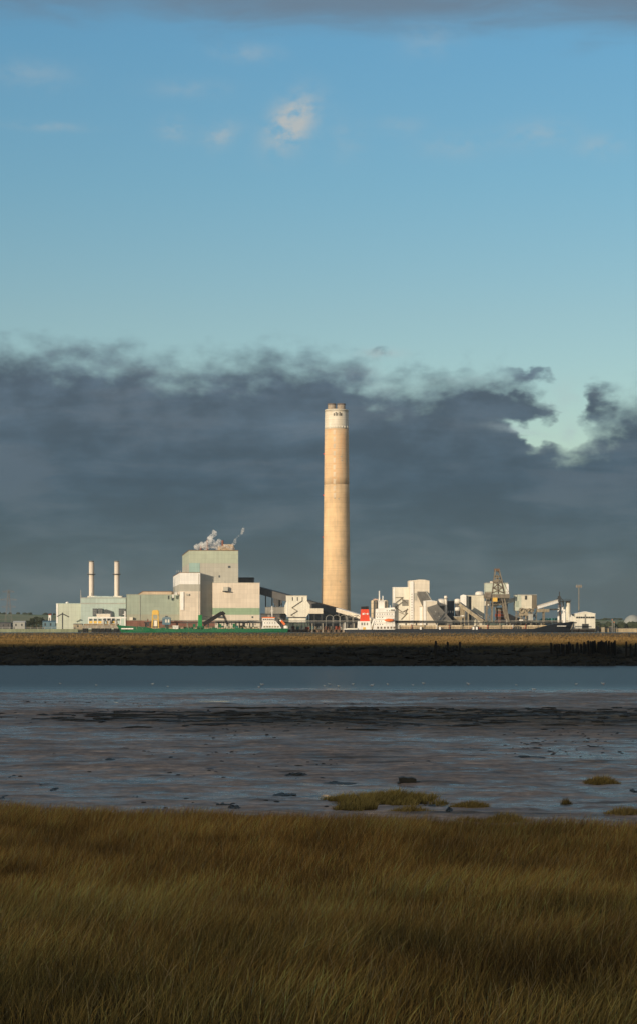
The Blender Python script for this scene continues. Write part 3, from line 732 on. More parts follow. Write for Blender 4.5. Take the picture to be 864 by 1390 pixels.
MB().front([(xm0, z2 + .62), (xm1, z2 + .62), ((xm0+xm1)/2 + 4, z2 + 1.9), ((xm0+xm1)/2 - 6, z2 + 1.9)], D - 3, D + 30).build('roof_ridge', aqua2, t)
for (a, b_) in ((126, 132), (133, 139.5), (161.5, 165.8), (166.3, 170.5)):
    o = MB().px(a, b_, 826, 836, D - 6.6, .45).build('louvre_window', louvre, t)
    for k in range(3): MB().px(a + .2, b_ - .2, 828 + k*2.6, 828.4 + k*2.6, D - 6.75, .14).build('mullion', galv, o)
MB().fpx([(141.5, 843), (141.5, 828), (144, 827), (152, 829.5), (153, 832), (153, 843)], D - 6.8, .7).build('bay_opening', louvre, t)
for a in (129, 136, 150, 164): MB().px(a, a + 2.2, 809.3, 811.4, D + 4, 5).build('roof_vent', galv, t)
MB().lathe(X(90.5, D), D + 6, [(1.6, Z(818.8, D)), (1.6, Z(817.6, D)), (.5, Z(816.6, D))], 12).build('roof_cowl', white, t)
t = TP('mast', 'thin pale aerial mast on the step of the power hall', 'mast', 110, D, Z(812, D))
MB().lathe(X(110, D), D, [(.45, Z(819.5, D)), (.22, Z(800.5, D))], 6).build('pole', galv, t); MB().px(109.2, 110.8, 808.6, 809.5, D - .6, 1.2).build('bracket', galv, t)
stk = mat('stack_cladding', (.70, .63, .56), .6, .08, .08, .08)
for xc, lab in ((124.3, 'left one of the two slim pale stacks on the power hall'), (158.7, 'right one of the two slim pale stacks on the power hall')):
    D2 = 1884; x = X(xc, D2); t = T('flue_stack', lab, 'chimney', (x, D2, LZ), 'twin slim stacks')
    MB().lathe(x, D2, [(2.25, LZ), (2.2, Z(762, D2)), (1.9, Z(762, D2))], 24).build('shaft', stk, t, True)
    MB().lathe(x, D2, [(2.35, Z(763, D2)), (2.45, Z(763, D2)), (2.45, Z(761.4, D2)), (2.2, Z(761.4, D2))], 24).build('rim', midgrey, t)
    MB().lathe(x, D2, [(3.9, Z(780.2, D2)), (3.9, Z(779.2, D2))], 20).build('platform', dark, t)
    for k in range(10): a = k*pi/5; MB().beam((x + 3.8*cos(a), D2 + 3.8*sin(a), Z(779.2, D2)), (x + 3.8*cos(a), D2 + 3.8*sin(a), Z(777.4, D2)), .14).build('guard_post', midgrey, t)
    MB().box(x + 1.9, x + 2.75, D2 - 1.9, D2 - 1.0, LZ, Z(764, D2)).build('ladder', darkgrey, t)
    MB().box(x - 3.2, x + 5.4, D2 - 4, D2 + 4, Z(812, D2), Z(809, D2)).build('plinth', pale_block, t)

# ------------------------------------------------------------------ grey green annex
D = 1838
t = TP('turbine_annex', 'long grey green windowless annex left of the white topped block', 'building', 209, D, LZ)
fp = rbox(172, 247.5, D, 90, R(5)); zt = Z(807.5, D); zm = Z(834, D)
MB().prism(fp, LZ - .5, zm).build('lower_wall', olive, t); MB().prism(fp, zm + .02, zt).build('upper_wall', greygreen, t)
MB().prism(grow(fp, .25), zt, zt + .5).build('roof_edge', olive, t)
MB().fpx([(188, 807), (194, 803.2), (233, 803.2), (233, 807)], D + 40, 30).build('rooflight', mat('tan_roof', (.50, .40, .30), .7), t)
MB().fpx([(187.3, 806.8), (193.6, 802.6), (233, 802.6), (233, 803.2), (194, 803.2), (188, 807)], D + 39.6, 30).build('roof_trim', brown, t)
MB().px(175.8, 177.6, 841, 846, D - .4, .4).build('door', dark, t)
MB().px(228.4, 230.2, 808.5, 813.6, D - 1.6, 1.5).build('vent_pipe', dark, t); MB().px(234.3, 236, 807, 811.6, D - 1.6, 1.5).build('roof_box', white, t)
MB().px(176, 180.5, 838, 843, D - 3, 3).build('plant_box', cream, t)

# ------------------------------------------------------------------ white topped block
D = 1838
t = TP('coal_bunker_block', 'tall block with bright white top band and pinkish lower walls', 'building', 258, D, LZ)
fp = rbox(244.3, 272, D, 150, TH)
for nm, a, b_, mm in (('lower_wall', 849 + 3, 802.5, pink_cream), ('middle_band', 802.5, 793, tan_grey), ('upper_band', 793, 777.5, white_clad)):
    MB().prism(fp, (Z(a, D) if a < 850 else LZ - .5) + .02, Z(b_, D)).build(nm, mm, t)
MB().prism(grow(fp, .3), Z(777.5, D), Z(776.9, D)).build('roof_edge', brown, t)
MB().px(245, 249.5, 803.5, 828, D - .5, .8).build('stair_panel', white_clad, t)
for a in (237.5, 239.5): MB().px(a, a + 1, 804, 808, D - 2, 2).build('vent', white, t)
for k in range(4): MB().px(240 + k*2.5, 240.5 + k*2.5, 774.2, 777, D + 20, .4).build('roof_post', galv, t)

# ------------------------------------------------------------------ boiler house
D = 1853
t = TP('boiler_house', 'tall sage and grey boiler house with steam venting from its roof', 'building', 290, D, LZ)
fp = rbox(257, 323.5, D, 140, TH)
MB().prism(fp, LZ - .5, Z(764.5, D)).build('lower_wall', tan_grey, t)
MB().prism(fp, Z(764.5, D) + .02, Z(747.3, D)).build('upper_wall', sage, t)
fpa = rbox(257.0, 271.5, D - .25, .6, TH); MB().prism(fpa, Z(779, D), Z(764.2, D)).build('aqua_panel', aqua, t)
MB().prism(grow(fp, .35), Z(747.3, D), Z(746.6, D)).build('roof_edge', brown, t)
MB().px(296, 317, 741, 746.6, D + 25, 30).build('roof_house', mat('tan_brick', (.42, .33, .24), .8), t)
MB().px(303, 316.5, 738.8, 741, D + 28, 20).build('roof_house_upper', mat('tan_brick', None or (.42, .33, .24), .8), t)
for a, top_ in ((281, 733), (301.5, 733.5), (272, 740)):
    MB().lathe(X(a + .8, D + 50), D + 50, [(1.0, Z(746.6, D + 50)), (1.0, Z(top_, D + 50))], 12).build('vent_stack', mat('brick_red', (.24, .10, .075), .8), t)
for a in range(7): MB().px(262 + a*7.5, 262.4 + a*7.5, 744.8, 746.6, D + 2, .3).build('roof_post', dark, t)
D = 1849
t = TP('turbine_house', 'broad pinkish cream building with green stripe near its foot', 'building', 320, D, LZ)
fp = rbox(289, 352.5, D, 150, TH)
for nm, a, b_, mm in (('base_wall', 999, 834.5, cream), ('green_stripe', 834.5, 825.3, green_band), ('main_wall', 825.3, 791.3, pink_cream)):
    MB().prism(fp, (Z(a, D) if a < 900 else LZ - .5) + .02, Z(b_, D)).build(nm, mm, t)
MB().prism(grow(fp, .3), Z(791.3, D), Z(790.7, D)).build('roof_edge', tan_grey, t)
o = MB().px(303.2, 309.5, 796.5, 802, D - 2.2, 4.5).build('vent_box', tan_grey, t); MB().px(302.2, 311, 802, 803, D - 3, 5).build('vent_sill', dark, o)
MB().px(304.5, 306.5, 789, 791, D + 2, 2).build('roof_box', galv, t)
MB().px(289.4, 351, 842, 843.4, D - 3, 3).build('pipe_bridge', midgrey, t)
for k in range(6): MB().px(293 + k*10.6, 294 + k*10.6, 843.4, 848.8, D - 3, 1).build('bridge_leg', dark, t)
D = 1900
t = TP('conveyor_head_house', 'dark grey flat head house behind the cream building roof', 'building', 334, D, LZ)
MB().px(322, 344, 785, 852, D, 26).build('wall', darkgrey, t); MB().px(321.6, 344.4, 783.8, 785, D - .5, 27).build('roof', dark, t)

def fit(t, kind, px0, px1, a, b_, D, m_, dep=.6): return MB().px(px0, px1, a, b_, D - dep - .3, dep).build(kind, m_, t)
for nm_, items in (('boiler_house', [('downpipe', 320.5, 321.1, 749, 790, 1860, galv), ('louvre_window', 308, 313, 768, 771, 1858, louvre), ('louvre_window', 296, 299, 781, 784, 1857, louvre)]),
                   ('turbine_house', [('downpipe', 349.5, 350.1, 793, 842, 1856, galv), ('roller_door', 326, 332, 845, 851, 1853, darkgrey), ('louvre_window', 336, 344, 836.5, 839, 1854, louvre), ('louvre_window', 296, 304, 836.5, 839, 1849.5, louvre)]),
                   ('coal_bunker_block', [('ladder', 269.5, 270.2, 779, 842, 1840.5, tan_grey), ('louvre_window', 253, 257, 806, 808.4, 1838.6, tan_grey)]),
                   ('turbine_annex', [('downpipe', 190, 190.5, 808, 842, 1839.5, galv), ('downpipe', 215, 215.5, 808, 842, 1841.5, galv), ('louvre_window', 222, 228, 836, 839, 1842, louvre)])):
    for it in items: fit(bpy.data.objects[nm_], *it)
# steam
def steam(name, label, blobs, dens, D):
    mb = MB(); 
    for px, py, r in blobs: mb.ball((X(px, D), D + random.uniform(-2, 2), Z(py, D)), r*.85, r*.85, r*.85, 12, 8, .10)
    m, nt_, b = new_mat(name + '_vapour'); n = NX(nt_); nt_.nodes.remove(b); out = nt_.nodes['Material Output']
    v = nt_.nodes.new('ShaderNodeVolumePrincipled'); v.inputs['Color'].default_value = (.995, .995, .995, 1); v.inputs['Anisotropy'].default_value = 0.
    pos = nt_.nodes.new('ShaderNodeNewGeometry').outputs['Position']
    nt_.links.new(n.mul(n.sstep(n.noise(pos, .30, 6, .68, .3), .42, .60), dens), v.inputs['Density'])
    nt_.links.new(v.outputs[0], out.inputs['Volume'])
    o = mb.build(name, m); return tag(o, label, 'steam', kind='stuff')
bl = []
for k in range(26):
    a = 263 + random.random()*36; bl.append((a, 744.5 - 3.5*math.exp(-((a - 284)/13)**2)*random.uniform(.3, 2.0) - random.random()*1.5, random.uniform(2.2, 3.8)))
for k in range(14): f = k/13; bl.append((288 + 5.5*sin(f*9) * (0.4 + f*.5), 741 - f*19, 3.0 - f*.6))
for k in range(8): f = k/7; bl.append((292 + f*6, 742 - f*8 , 2.6))
steam('steam_plume', 'white steam boiling off the left part of the boiler house roof', bl, .75, 1880)
bl = [(314 + f*18 + 1.5*sin(f*11), 741 - f*24, 1.5 + .5*sin(f*9)) for f in np.linspace(0, 1, 15)]
steam('steam_wisp', 'thin curling wisp of steam drifting right of the roof', bl, .35, 1880)
bl = [(300 + f*17, 743 - 2*sin(f*5), 1.9) for f in np.linspace(0, 1, 9)]
steam('steam_haze', 'low thin steam along the right part of the roof', bl, .5, 1876)

# ------------------------------------------------------------------ great chimney
D = 1890; xc = X(456.4, D); t = T('power_station_chimney', 'very tall tan concrete chimney with white top band and twin flues', 'chimney', (xc, D, LZ))
def rad(py): return np.interp(py, [556, 583, 665, 825, 849], [15.8, 16.2, 17.0, 18.9, 19.3])*D/F
def shaft_mat(name, c1, c2):
    m, nt_, b = new_mat(name); n = NX(nt_); tcx = nt_.nodes.new('ShaderNodeTexCoord').outputs['Object']
    sz = nt_.nodes.new('ShaderNodeSeparateXYZ'); nt_.links.new(tcx, sz.inputs[0])
    ring = n.noise(n.comb(0.0, 0.0, sz.outputs[2]), .9, 4, .7)
    ang_ = n.m('ARCTAN2', sz.outputs[0], sz.outputs[1])
    st = n.noise(n.comb(n.mul(ang_, 1.6), n.mul(sz.outputs[2], .02), 0.0), 1.6, 6, .6)
    big = n.noise(tcx, .06, 5, .6)
    step = n.m('FRACT', n.mul(sz.outputs[2], 1/4.6)); jn = n.sstep(step, .0, .16, .87, 1.)
    mixc = n.mix(n.sstep(st, .34, .68), c1, c2)
    f_ = n.mul(n.mul(n.lin(ring, .3, .7, .85, 1.10), n.lin(big, .3, .7, .82, 1.12)), jn)
    vs = nt_.nodes.new('ShaderNodeVectorMath'); vs.operation = 'SCALE'; nt_.links.new(mixc, vs.inputs[0]); nt_.links.new(f_, vs.inputs['Scale'])
    nt_.links.new(vs.outputs[0], b.inputs['Base Color']); b.inputs['Roughness'].default_value = .9; b.inputs['Specular IOR Level'].default_value = .15; return m
conc1 = shaft_mat('tan_shaft_concrete', (.74, .53, .32), (.60, .45, .29)); conc2 = shaft_mat('stained_upper_concrete', (.75, .49, .285), (.66, .51, .34)); wht = shaft_mat('white_band_paint', (.76, .73, .66), (.66, .60, .50))
def seg(a, b_, n_=8): return [(rad(p), Z(p, D)) for p in np.linspace(a, b_, n_)]
MB().lathe(xc, D, [(rad(849), LZ - 1)] + seg(849, 658, 14), 64).build('shaft', conc1, t, True)
MB().lathe(xc, D, [(r, z + (.01 if i == 0 else 0)) for i, (r, z) in enumerate(seg(658, 583))], 64).build('stained_section', conc2, t, True)
MB().lathe(xc, D, [(r, z + (.01 if i == 0 else 0)) for i, (r, z) in enumerate(seg(583, 558))] + [(rad(557)*1.02, Z(558, D)), (rad(557)*1.02, Z(556.6, D)), (4, Z(556.6, D))], 64).build('white_band', wht, t, True)
flue_m = mat('flue_concrete', (.36, .31, .26), .85, .2, .2, .3)
for a in (449.8, 462.6):
    x = X(a, D); o = MB().lathe(x, D - 1, [(3.9, Z(557, D)), (3.8, Z(548.4, D)), (3.1, Z(548.4, D)), (3.1, Z(551, D))], 28).build('flue', flue_m, t, True)
    MB().lathe(x, D - 1, [(4.05, Z(550, D)), (4.05, Z(548.2, D)), (3.85, Z(548.2, D))], 28).build('flue_rim', mat('flue_rim_soot', (.13, .11, .10), .85), o)
for k, (a, h) in enumerate(((452.6, 4), (455, 5.5), (457.2, 4.6), (460.2, 5.6), (462.4, 4.2))):
    xx_ = X(a, D); yy_ = D - sqrt(max(rad(565)**2 - (xx_ - xc)**2, 0)) - .25
    MB().box(xx_ - .35, xx_ + .45, yy_, yy_ + .7, Z(566, D), Z(566 - h*.9, D)).build('vent_slot', black, t)
for k in range(9):
    a = 442.5 + k*3.5; xx_ = X(a, D); yy_ = D - sqrt(max(rad(580)**2 - (xx_ - xc)**2, 0)) - .2
    MB().box(xx_ - .45, xx_ + .45, yy_, yy_ + .7, Z(581.5, D), Z(579.5, D)).build('bolt_plate', mat('pale_plate', (.78, .74, .66), .7), t)
redl = mat('red_lamp_housing', (.6, .06, .05), .5)
for py in (616, 672, 729, 788):
    xx_ = xc - rad(py); MB().box(xx_ - .9, xx_ + .3, D - 1, D + 1, Z(py + 1, D), Z(py - .6, D)).build('warning_light', redl, t)
for a, py in ((462, 621), (463, 626), (454, 677), (459, 678), (462, 765), (468, 785), (461, 790)):
    xx_ = X(a, D); yy_ = D - sqrt(max(rad(py)**2 - (xx_ - xc)**2, 0)) - .15
    MB().box(xx_ - .7, xx_ + .7, yy_, yy_ + .8, Z(py + .9, D), Z(py - .5, D)).build('patch_plate', mat('patch_grey', (.40, .36, .30), .8), t)
for k in range(10):
    py = 588 + k*9.5; xx_ = X(453.5, D); yy_ = D - sqrt(rad(py)**2 - (xx_ - xc)**2) - .12
    MB().box(xx_ - 1.3, xx_ + 1.3, yy_, yy_ + .6, Z(py + 3.2, D), Z(py - 3.2, D)).build('repair_panel', mat('pale_repair', (.70, .58, .44), .85, .15), t)
MB().box(xc - rad(840) - 1.0, xc - rad(840) + .6, D - 1.2, D + 1.2, LZ, Z(786, D)).build('ladder_duct', darkgrey, t)

# ------------------------------------------------------------------ conveyors
def conveyor(name, label, pts, w_, h_, mm, legs=(), roofm=None, group=None, legm=None):
    (a, pa, Da), (b_, pb, Db) = pts
    p = Vector((X(a, Da), Da, Z(pa, Da))); q = Vector((X(b_, Db), Db, Z(pb, Db)))
    t = T(name, label, 'conveyor', (p.x, p.y, LZ), group)
    MB().beam(p, q, w_, h_).build('gallery', mm, t)
    d = Vector((0, 0, h_/2 + .25)); MB().beam(p + d, q + d, w_ + .5, .35).build('roof', roofm or mm, t)
    for f in legs:
        c = p.lerp(q, f)
        o = MB(); o.beam((c.x - .0, c.y - w_/2, LZ), (c.x, c.y - w_/3, c.z - h_/2), .9); o.beam((c.x, c.y + w_/2, LZ), (c.x, c.y + w_/3, c.z - h_/2), .9); o.beam((c.x, c.y - w_/2, (LZ + c.z)/2), (c.x, c.y + w_/2, (LZ + c.z)/2), .5)
        o.build('trestle', legm or dark, t)
    return t
conveyor('coal_conveyor', 'long dark inclined conveyor running from the cream building down past the chimney', ((352, 801.5, 1880), (463, 832, 1836)), 7, 6.2, darkgrey, (.08, .16, .24, .42, .6, .78), dark)
conveyor('coal_conveyor', 'white lower conveyor sloping down behind the red funnel', ((458, 828.2, 1830), (505, 842, 1790)), 4, 3.2, cream, (.3, .7), white)
conveyor('coal_conveyor', 'level grey brown conveyor leading into the octagonal transfer house', ((361, 828.7, 1812), (388, 828.7, 1808)), 6, 5.8, midgrey, (.2, .7), darkgrey)
conveyor('coal_conveyor', 'short level cream conveyor leaving the octagonal transfer house', ((419, 829.7, 1800), (438, 829.7, 1800)), 5, 4.4, cream, (.4, .9), pale_block)
# transfer house
D = 1800; t = TP('transfer_house', 'white octagonal transfer house with zigzag outside stairs', 'building', 402, D, LZ)
MB().fpx([(391.5, 837.5), (386.3, 832), (386.3, 822), (389, 815.6), (416.5, 815.6), (420.5, 821), (420.5, 830), (415.5, 837.5)], D, 18).build('body', pale_block, t)
MB().px(388.3, 416.7, 809, 815.5, D + 1, 16).build('head', pale_block, t)
MB().px(388, 417, 808.4, 809, D + .6, 17).build('roof', cream, t)
for a in (396.6, 403.2, 409.7): MB().px(a, a + 1.1, 810.5, 815.4, D + .8, .4).build('slot_window', dark, t)
MB().px(391, 415.5, 837.6, 838.8, D - .5, 17).build('ledge', dark, t); MB().px(392, 415, 838.9, 845, D, 15).build('base', pale_block, t)
for a in (393, 403, 413.5): MB().px(a, a + 1.2, 845, 852.5, D, 1).build('leg', dark, t)
MB().px(389.5, 390.6, 816, 837.4, D - .2, .3).build('left_panel', white_clad, t)
zz = [(410, 815.5), (396, 825), (403.5, 829.5), (394.5, 835), (401, 838)]
stp = mat('brown_stair', (.11, .085, .06), .8)
for p, q in zip(zz, zz[1:]): MB().beam((X(p[0], D), D - .7, Z(p[1], D)), (X(q[0], D), D - .7, Z(q[1], D)), .5, .42).build('stair_flight', stp, t)

# coal yard arches
for k, a in enumerate((447, 456, 465.5, 474, 483)):
    D = 1790 + k*3; t = TP('hoop_frame', 'grey hoop frame in the row of hoops at the foot of the chimney', 'hoop frame', a, D, LZ, 'hoop frames below the chimney')
    mb = MB(); rr_ = 3.4; zc = Z(840, D)
    for q in range(10):
        u0, u1 = pi*q/10, pi*(q+1)/10
        mb.beam((X(a, D) + rr_*cos(u0), D, zc + rr_*sin(u0)), (X(a, D) + rr_*cos(u1), D, zc + rr_*sin(u1)), .5)
    mb.build('hoop', midgrey, t)
    for s_ in (-1, 1): MB().beam((X(a, D) + s_*rr_, D, LZ), (X(a, D) + s_*rr_, D, zc), .5).build('leg', midgrey, t)
t = TP('coal_store', 'dark low coal store behind the hoop frames under the long conveyor', 'building', 455, 1822, LZ)
D = 1840
MB().fpx([(420, 852), (420, 826), (440, 829), (460, 833), (480, 837), (500, 842), (500, 852)], D, 20).build('wall', darkgrey, t)
MB().fpx([(419.5, 826.5), (419.5, 825.3), (500.5, 841), (500.5, 842.2)], D - 1, 22).build('roof', dark, t)

t = TP('plant_shed', 'dark plant shed under the grey brown level conveyor', 'building', 372, 1830, LZ)
MB().px(354, 388, 834, 852.5, 1830, 12).build('wall', darkgrey, t); MB().px(353.6, 388.4, 832.8, 834, 1829.6, 13).build('roof', dark, t)
for k in range(4): MB().px(357 + k*7.5, 360 + k*7.5, 838, 842, 1829.8, .3).build('window', louvre, t)
t = TP('dust_hopper', 'dark hopper tower hanging below the long conveyor left of the transfer house', 'hopper', 376, 1868, LZ)
MB().fpx([(371, 811), (383, 811), (383, 818), (379, 824), (375, 824), (371, 818)], 1868, 8).build('hopper', darkgrey, t)
for a in (372, 382): MB().px(a, a + 1.2, 818, 852, 1869, 1).build('leg', dark, t)

# ------------------------------------------------------------------ cement silos and tower blocks
tan_silo = mat('tan_silo', (.56, .46, .33), .8, .15, .2, .35)
for k, (a, r, top_) in enumerate(((507, 4, 815.5), (514.5, 3.6, 813.8), (522.3, 4, 815.5))):
    D = 1800 + (k % 2)*5; x = X(a, D); t = T('storage_silo', ('left tan silo of the trio behind the white ship bridge', 'middle tan silo of the trio behind the white ship bridge', 'right tan silo of the trio behind the white ship bridge')[k], 'silo', (x, D, LZ), 'trio of tan silos')
    rr_ = r*D/F; MB().lathe(x, D, [(rr_, LZ), (rr_, Z(top_, D)), (rr_*.6, Z(top_ - 1, D))], 20).build('barrel', tan_silo, t, True)
    for q in range(3): z_ = Z(819 + 7*q, D); MB().lathe(x, D, [(rr_ + .15, z_), (rr_ + .15, z_ + .4)], 20).build('hoop', midgrey, t)
    MB().box(x - .5, x + .5, D - rr_ - .5, D - rr_, LZ, Z(top_, D)).build('ladder', darkgrey, t)
t = TP('roof_fan', 'small pink cased fan unit on top of the tan silos', 'fan', 509, 1797, Z(814, 1797)); MB().px(506, 512, 813, 814.5, 1797, 3).build('casing', mat('pink_case', (.6, .42, .36), .7), t); MB().lathe(X(509, 1797), 1798.5, [(1, Z(813, 1797)), (.8, Z(812.3, 1797))], 10).build('cowl', galv, t)

D = 1812; t = TP('tower_block', 'cream tower block with zigzag stairs, lower of the joined pair', 'building', 543, D, LZ)
MB().px(533, 554.6, 797.8, 853, D, 22).build('wall', pale_block, t); MB().px(532.6, 554.6, 797, 797.8, D - .3, 22.6).build('roof', white_clad, t)
MB().px(533, 535.2, 798, 846, D - .25, .3).build('corner_panel', white_clad, t)
fl = [(536, 811, 546, 811), (546, 811, 536.5, 818), (544, 812.5, 552, 819), (536, 824, 545, 817.5), (545, 831, 536, 824.5), (545, 831, 552.5, 827), (541, 831, 548, 834), (552, 832, 543.5, 841), (552, 826, 549, 833)]
for a, b_, c_, d_ in fl: MB().beam((X(a, D), D - .7, Z(b_, D)), (X(c_, D), D - .7, Z(d_, D)), .5, .45).build('stair_flight', stp, t)
MB().px(545, 554.4, 814, 822.5, D - .3, .3).build('grey_panel', midgrey, t)
D = 1806; t = TP('tower_block', 'tallest cream tower block of the works with barrel roof', 'building', 568, D, LZ)
MB().px(554.2, 582, 789, 853, D, 26).build('wall', cream, t)
MB().fpx([(554, 789), (554, 788.2), (562, 787.6), (568, 786.6), (576, 786.9), (582.2, 788.4), (582.2, 789)], D - .4, 26.8).build('roof', cream, t)
o = MB().px(556, 560.4, 789.2, 847, D - 1.0, 1.0).build('stair_tower', white_clad, t)
for q in range(11): MB().px(557.6, 558.8, 806 + q*3.6, 807.4 + q*3.6, D - 1.15, .15).build('window', mat('window_shade', (.35, .33, .28), .6), o)
MB().px(561.5, 565, 805, 815, D - .3, .3).build('vent_panel', tan_grey, t)
t = TP('service_duct', 'narrow white vertical duct between the two cream towers', 'duct', 570, 1796, LZ); MB().px(568.8, 571.8, 824, 853, 1796, 2).build('duct', white_clad, t); MB().px(568.5, 572, 823.2, 824, 1795.8, 2.4).build('cap', galv, t)
D = 1792; t = TP('tower_block', 'short cream block with grey gallery slanting off its front', 'building', 583, D, LZ)
MB().px(574, 592.4, 816.2, 853, D, 18).build('wall', cream, t)
MB().fpx([(573.8, 816.2), (573.8, 815.6), (583, 814.8), (592.6, 816), (592.6, 816.2)], D - .3, 18.6).build('roof', white_clad, t); MB().px(574, 577.4, 816.4, 848, D - .5, .5).build('corner_panel', white_clad, t)
slate = mat('slate_sheet', (.16, .155, .145), .75, .25, .1, .2, 2)
t = TP('inclined_gallery', 'grey inclined gallery slanting down the front of the tallest tower', 'gallery', 572, 1800, LZ)
MB().add([(X(565.5, 1806), 1805.5, Z(803, 1806)), (X(577.5, 1806), 1805.5, Z(803, 1806)), (X(587, 1798), 1797, Z(819, 1798)), (X(573, 1798), 1797, Z(819, 1798)),
          (X(565.5, 1806), 1805.5, Z(808, 1806)), (X(577.5, 1806), 1805.5, Z(808, 1806)), (X(587, 1798), 1798, Z(824, 1798)), (X(573, 1798), 1798, Z(824, 1798))],
         [(0, 3, 2, 1), (4, 5, 6, 7), (0, 4, 7, 3), (1, 2, 6, 5), (3, 7, 6, 2), (0, 1, 5, 4)]).build('gallery', slate, t)
MB().beam((X(577.7, 1806), 1805, Z(802.8, 1806)), (X(587.2, 1798), 1796.8, Z(818.8, 1798)), .6).build('edge_rail', galv, t)
t = TP('inclined_gallery', 'broad dark grey gallery slanting down to the right from the short block', 'gallery', 596, 1785, LZ)
MB().add([(X(579, 1792), 1791.3, Z(824.3, 1792)), (X(592.6, 1792), 1791.3, Z(820, 1792)), (X(613, 1775), 1774, Z(842.5, 1775)), (X(591.5, 1775), 1774, Z(844, 1775)),
          (X(579, 1792), 1791.5, Z(829, 1792)), (X(592.6, 1792), 1791.5, Z(829, 1792)), (X(613, 1775), 1775, Z(848, 1775)), (X(591.5, 1775), 1775, Z(848, 1775))],
         [(0, 3, 2, 1), (4, 5, 6, 7), (0, 4, 7, 3), (1, 2, 6, 5), (3, 7, 6, 2), (0, 1, 5, 4)]).build('gallery', slate, t)
for a, py in ((589.5, 830), (594.5, 836), (600, 838)): MB().px(a, a + 1.4, py, py + 1.2, 1779, 1).build('rooflight', galv, t)
tank_m = mat('white_tank', (.78, .75, .70), .45, .06)
def domed(px0, px1, ptop, pbot, D, label, name='dome_tank', mm=tank_m, skirt=None):
    x = X((px0 + px1)/2, D); r = (px1 - px0)/2*D/F; zt = Z(ptop, D); zb = Z(pbot, D); t = T(name, label, 'tank', (x, D, LZ))
    MB().lathe(x, D, [(r, zb), (r, zt - r*.45)] + [(r*cos(a), zt - r*.45 + r*.45*sin(a)) for a in (.3, .6, .9, 1.2, 1.5)], 24).build('shell', mm, t, True)
    MB().lathe(x, D, [(r*.8, LZ), (r*.8, zb)], 16).build('skirt', skirt or darkgrey, t)
    MB().lathe(x, D, [(r + .15, zb - .2), (r + .15, zb + .5)], 24).build('ring', midgrey, t)
    return t
domed(590, 606, 812.5, 823, 1815, 'broad white domed tank right of the short cream block')
domed(616, 624.5, 812.5, 819.5, 1818, 'small high white domed tank left of the white gabled block')
domed(616.5, 624, 823.8, 829.5, 1806, 'lower white tank tucked under the small high domed tank')
domed(601.8, 606.4, 808.5, 813, 1812, 'little white turret tank topping the broad domed tank', skirt=tank_m)
t = TP('shade_block', 'dark blue block standing in for shade between the white tanks', 'tower', 610, 1822, LZ); MB().px(605.5, 615.5, 816, 853, 1822, 8).build('casing', mat('dark_blue_shade', (.06, .075, .10), .7, .3, .2, .3), t)  # dark block added where only shade lies between the tanks
MB().px(605, 616, 815.3, 816, 1821.6, 9).build('roof', galv, t)
for a in (606.4, 609.5, 613): MB().px(a, a + 1.5, 829, 832, 1821.7, .3).build('window', tank_m, t)
D = 1788; t = TP('plant_shed', 'low tan plant shed on legs between gallery and diagonal conveyor', 'building', 622, D, LZ)
MB().px(615.5, 630.5, 837.5, 846, D, 9).build('wall', tansteel, t); MB().px(615, 631, 836.6, 837.5, D - .3, 9.6).build('roof', galv, t); MB().px(626, 628.5, 839, 846, D - .2, .2).build('door', dark, t)
for a in (616, 622, 629): MB().px(a, a + .9, 846, 852.5, D + 1, .6).build('leg', dark, t)
# block with white gable
D = 1800; t = TP('white_gabled_block', 'corrugated cream block with a bright white left gable and dark slot', 'building', 640, D, LZ)
MB().fpx([(624.3, 853), (624.3, 808.5), (628, 807), (632, 808), (632, 853)], D - 6, 6).build('white_bay', white_clad, t)
MB().px(632.02, 656.4, 808.4, 853, D, 20).build('wall', cream2, t); MB().px(631.8, 656.8, 807.7, 808.4, D - .3, 20.6).build('roof', galv, t)
MB().px(636, 638.8, 809.5, 846, D - .2, .3).build('dark_slot', dark, t)
domed(644, 656.5, 802.4, 810, 1835, 'flat cream tank showing above the roof of the white gabled block')
conveyor('yard_conveyor', 'tan diagonal conveyor descending in front of the white gabled block', ((623.5, 820.5, 1782), (655.5, 843.5, 1772)), 4, 3.1, tansteel, (.35,), midgrey, legm=tansteel)
t = TP('conveyor_tower', 'tan steel tower under the top of the diagonal conveyor', 'tower', 626.5, 1783, LZ)
MB().px(624, 630, 824, 835, 1783, 5).build('cabin', tansteel, t)
for a in (624.3, 629): MB().px(a, a + .9, 835, 852.5, 1783, .8).build('leg', tansteel, t)

# ------------------------------------------------------------------ unloader crane
D = 1728; t = TP('unloader_crane', 'big rusty brown lattice ship unloader crane with tall A frame', 'crane', 674, D, 7)
def lat(mb, a, b_, w_=.9, dd=0): mb.beam((X(a[0], D), D + dd, Z(a[1], D)), (X(b_[0], D), D + dd, Z(b_[1], D)), w_)
for dd in (0, 8):
    for a, b_ in (((659.5, 846), (660.5, 812)), ((667, 846), (668, 812)), ((690.5, 846.5), (683.5, 812)), ((686, 840), (680, 812))):
        mb = MB(); lat(mb, a, b_, 1.1, dd); mb.build('leg', crane_m, t)
mb = MB()
for a, b_ in (((659.5, 830), (667.5, 815)), ((667.5, 830), (660.5, 815)), ((660, 844), (667, 832)), ((667, 844), (660, 832)), ((680, 815), (687, 828)), ((684, 815), (683, 830)), ((684, 829), (688.5, 838)), ((667.5, 821), (683, 819))):
    lat(mb, a, b_, .5, -.2)
mb.build('bracing', crane_m, t)
MB().px(657, 691, 806.5, 812, D - 2, 12).build('platform', crane_m, t)
mb = MB()
for k in range(12): lat(mb, (657.5 + k*3, 806.5), (657.5 + k*3, 803.2), .25, -2)
lat(mb, (657, 803.4), (691, 803.4), .3, -2); mb.build('guard_rail', crane_m, t)
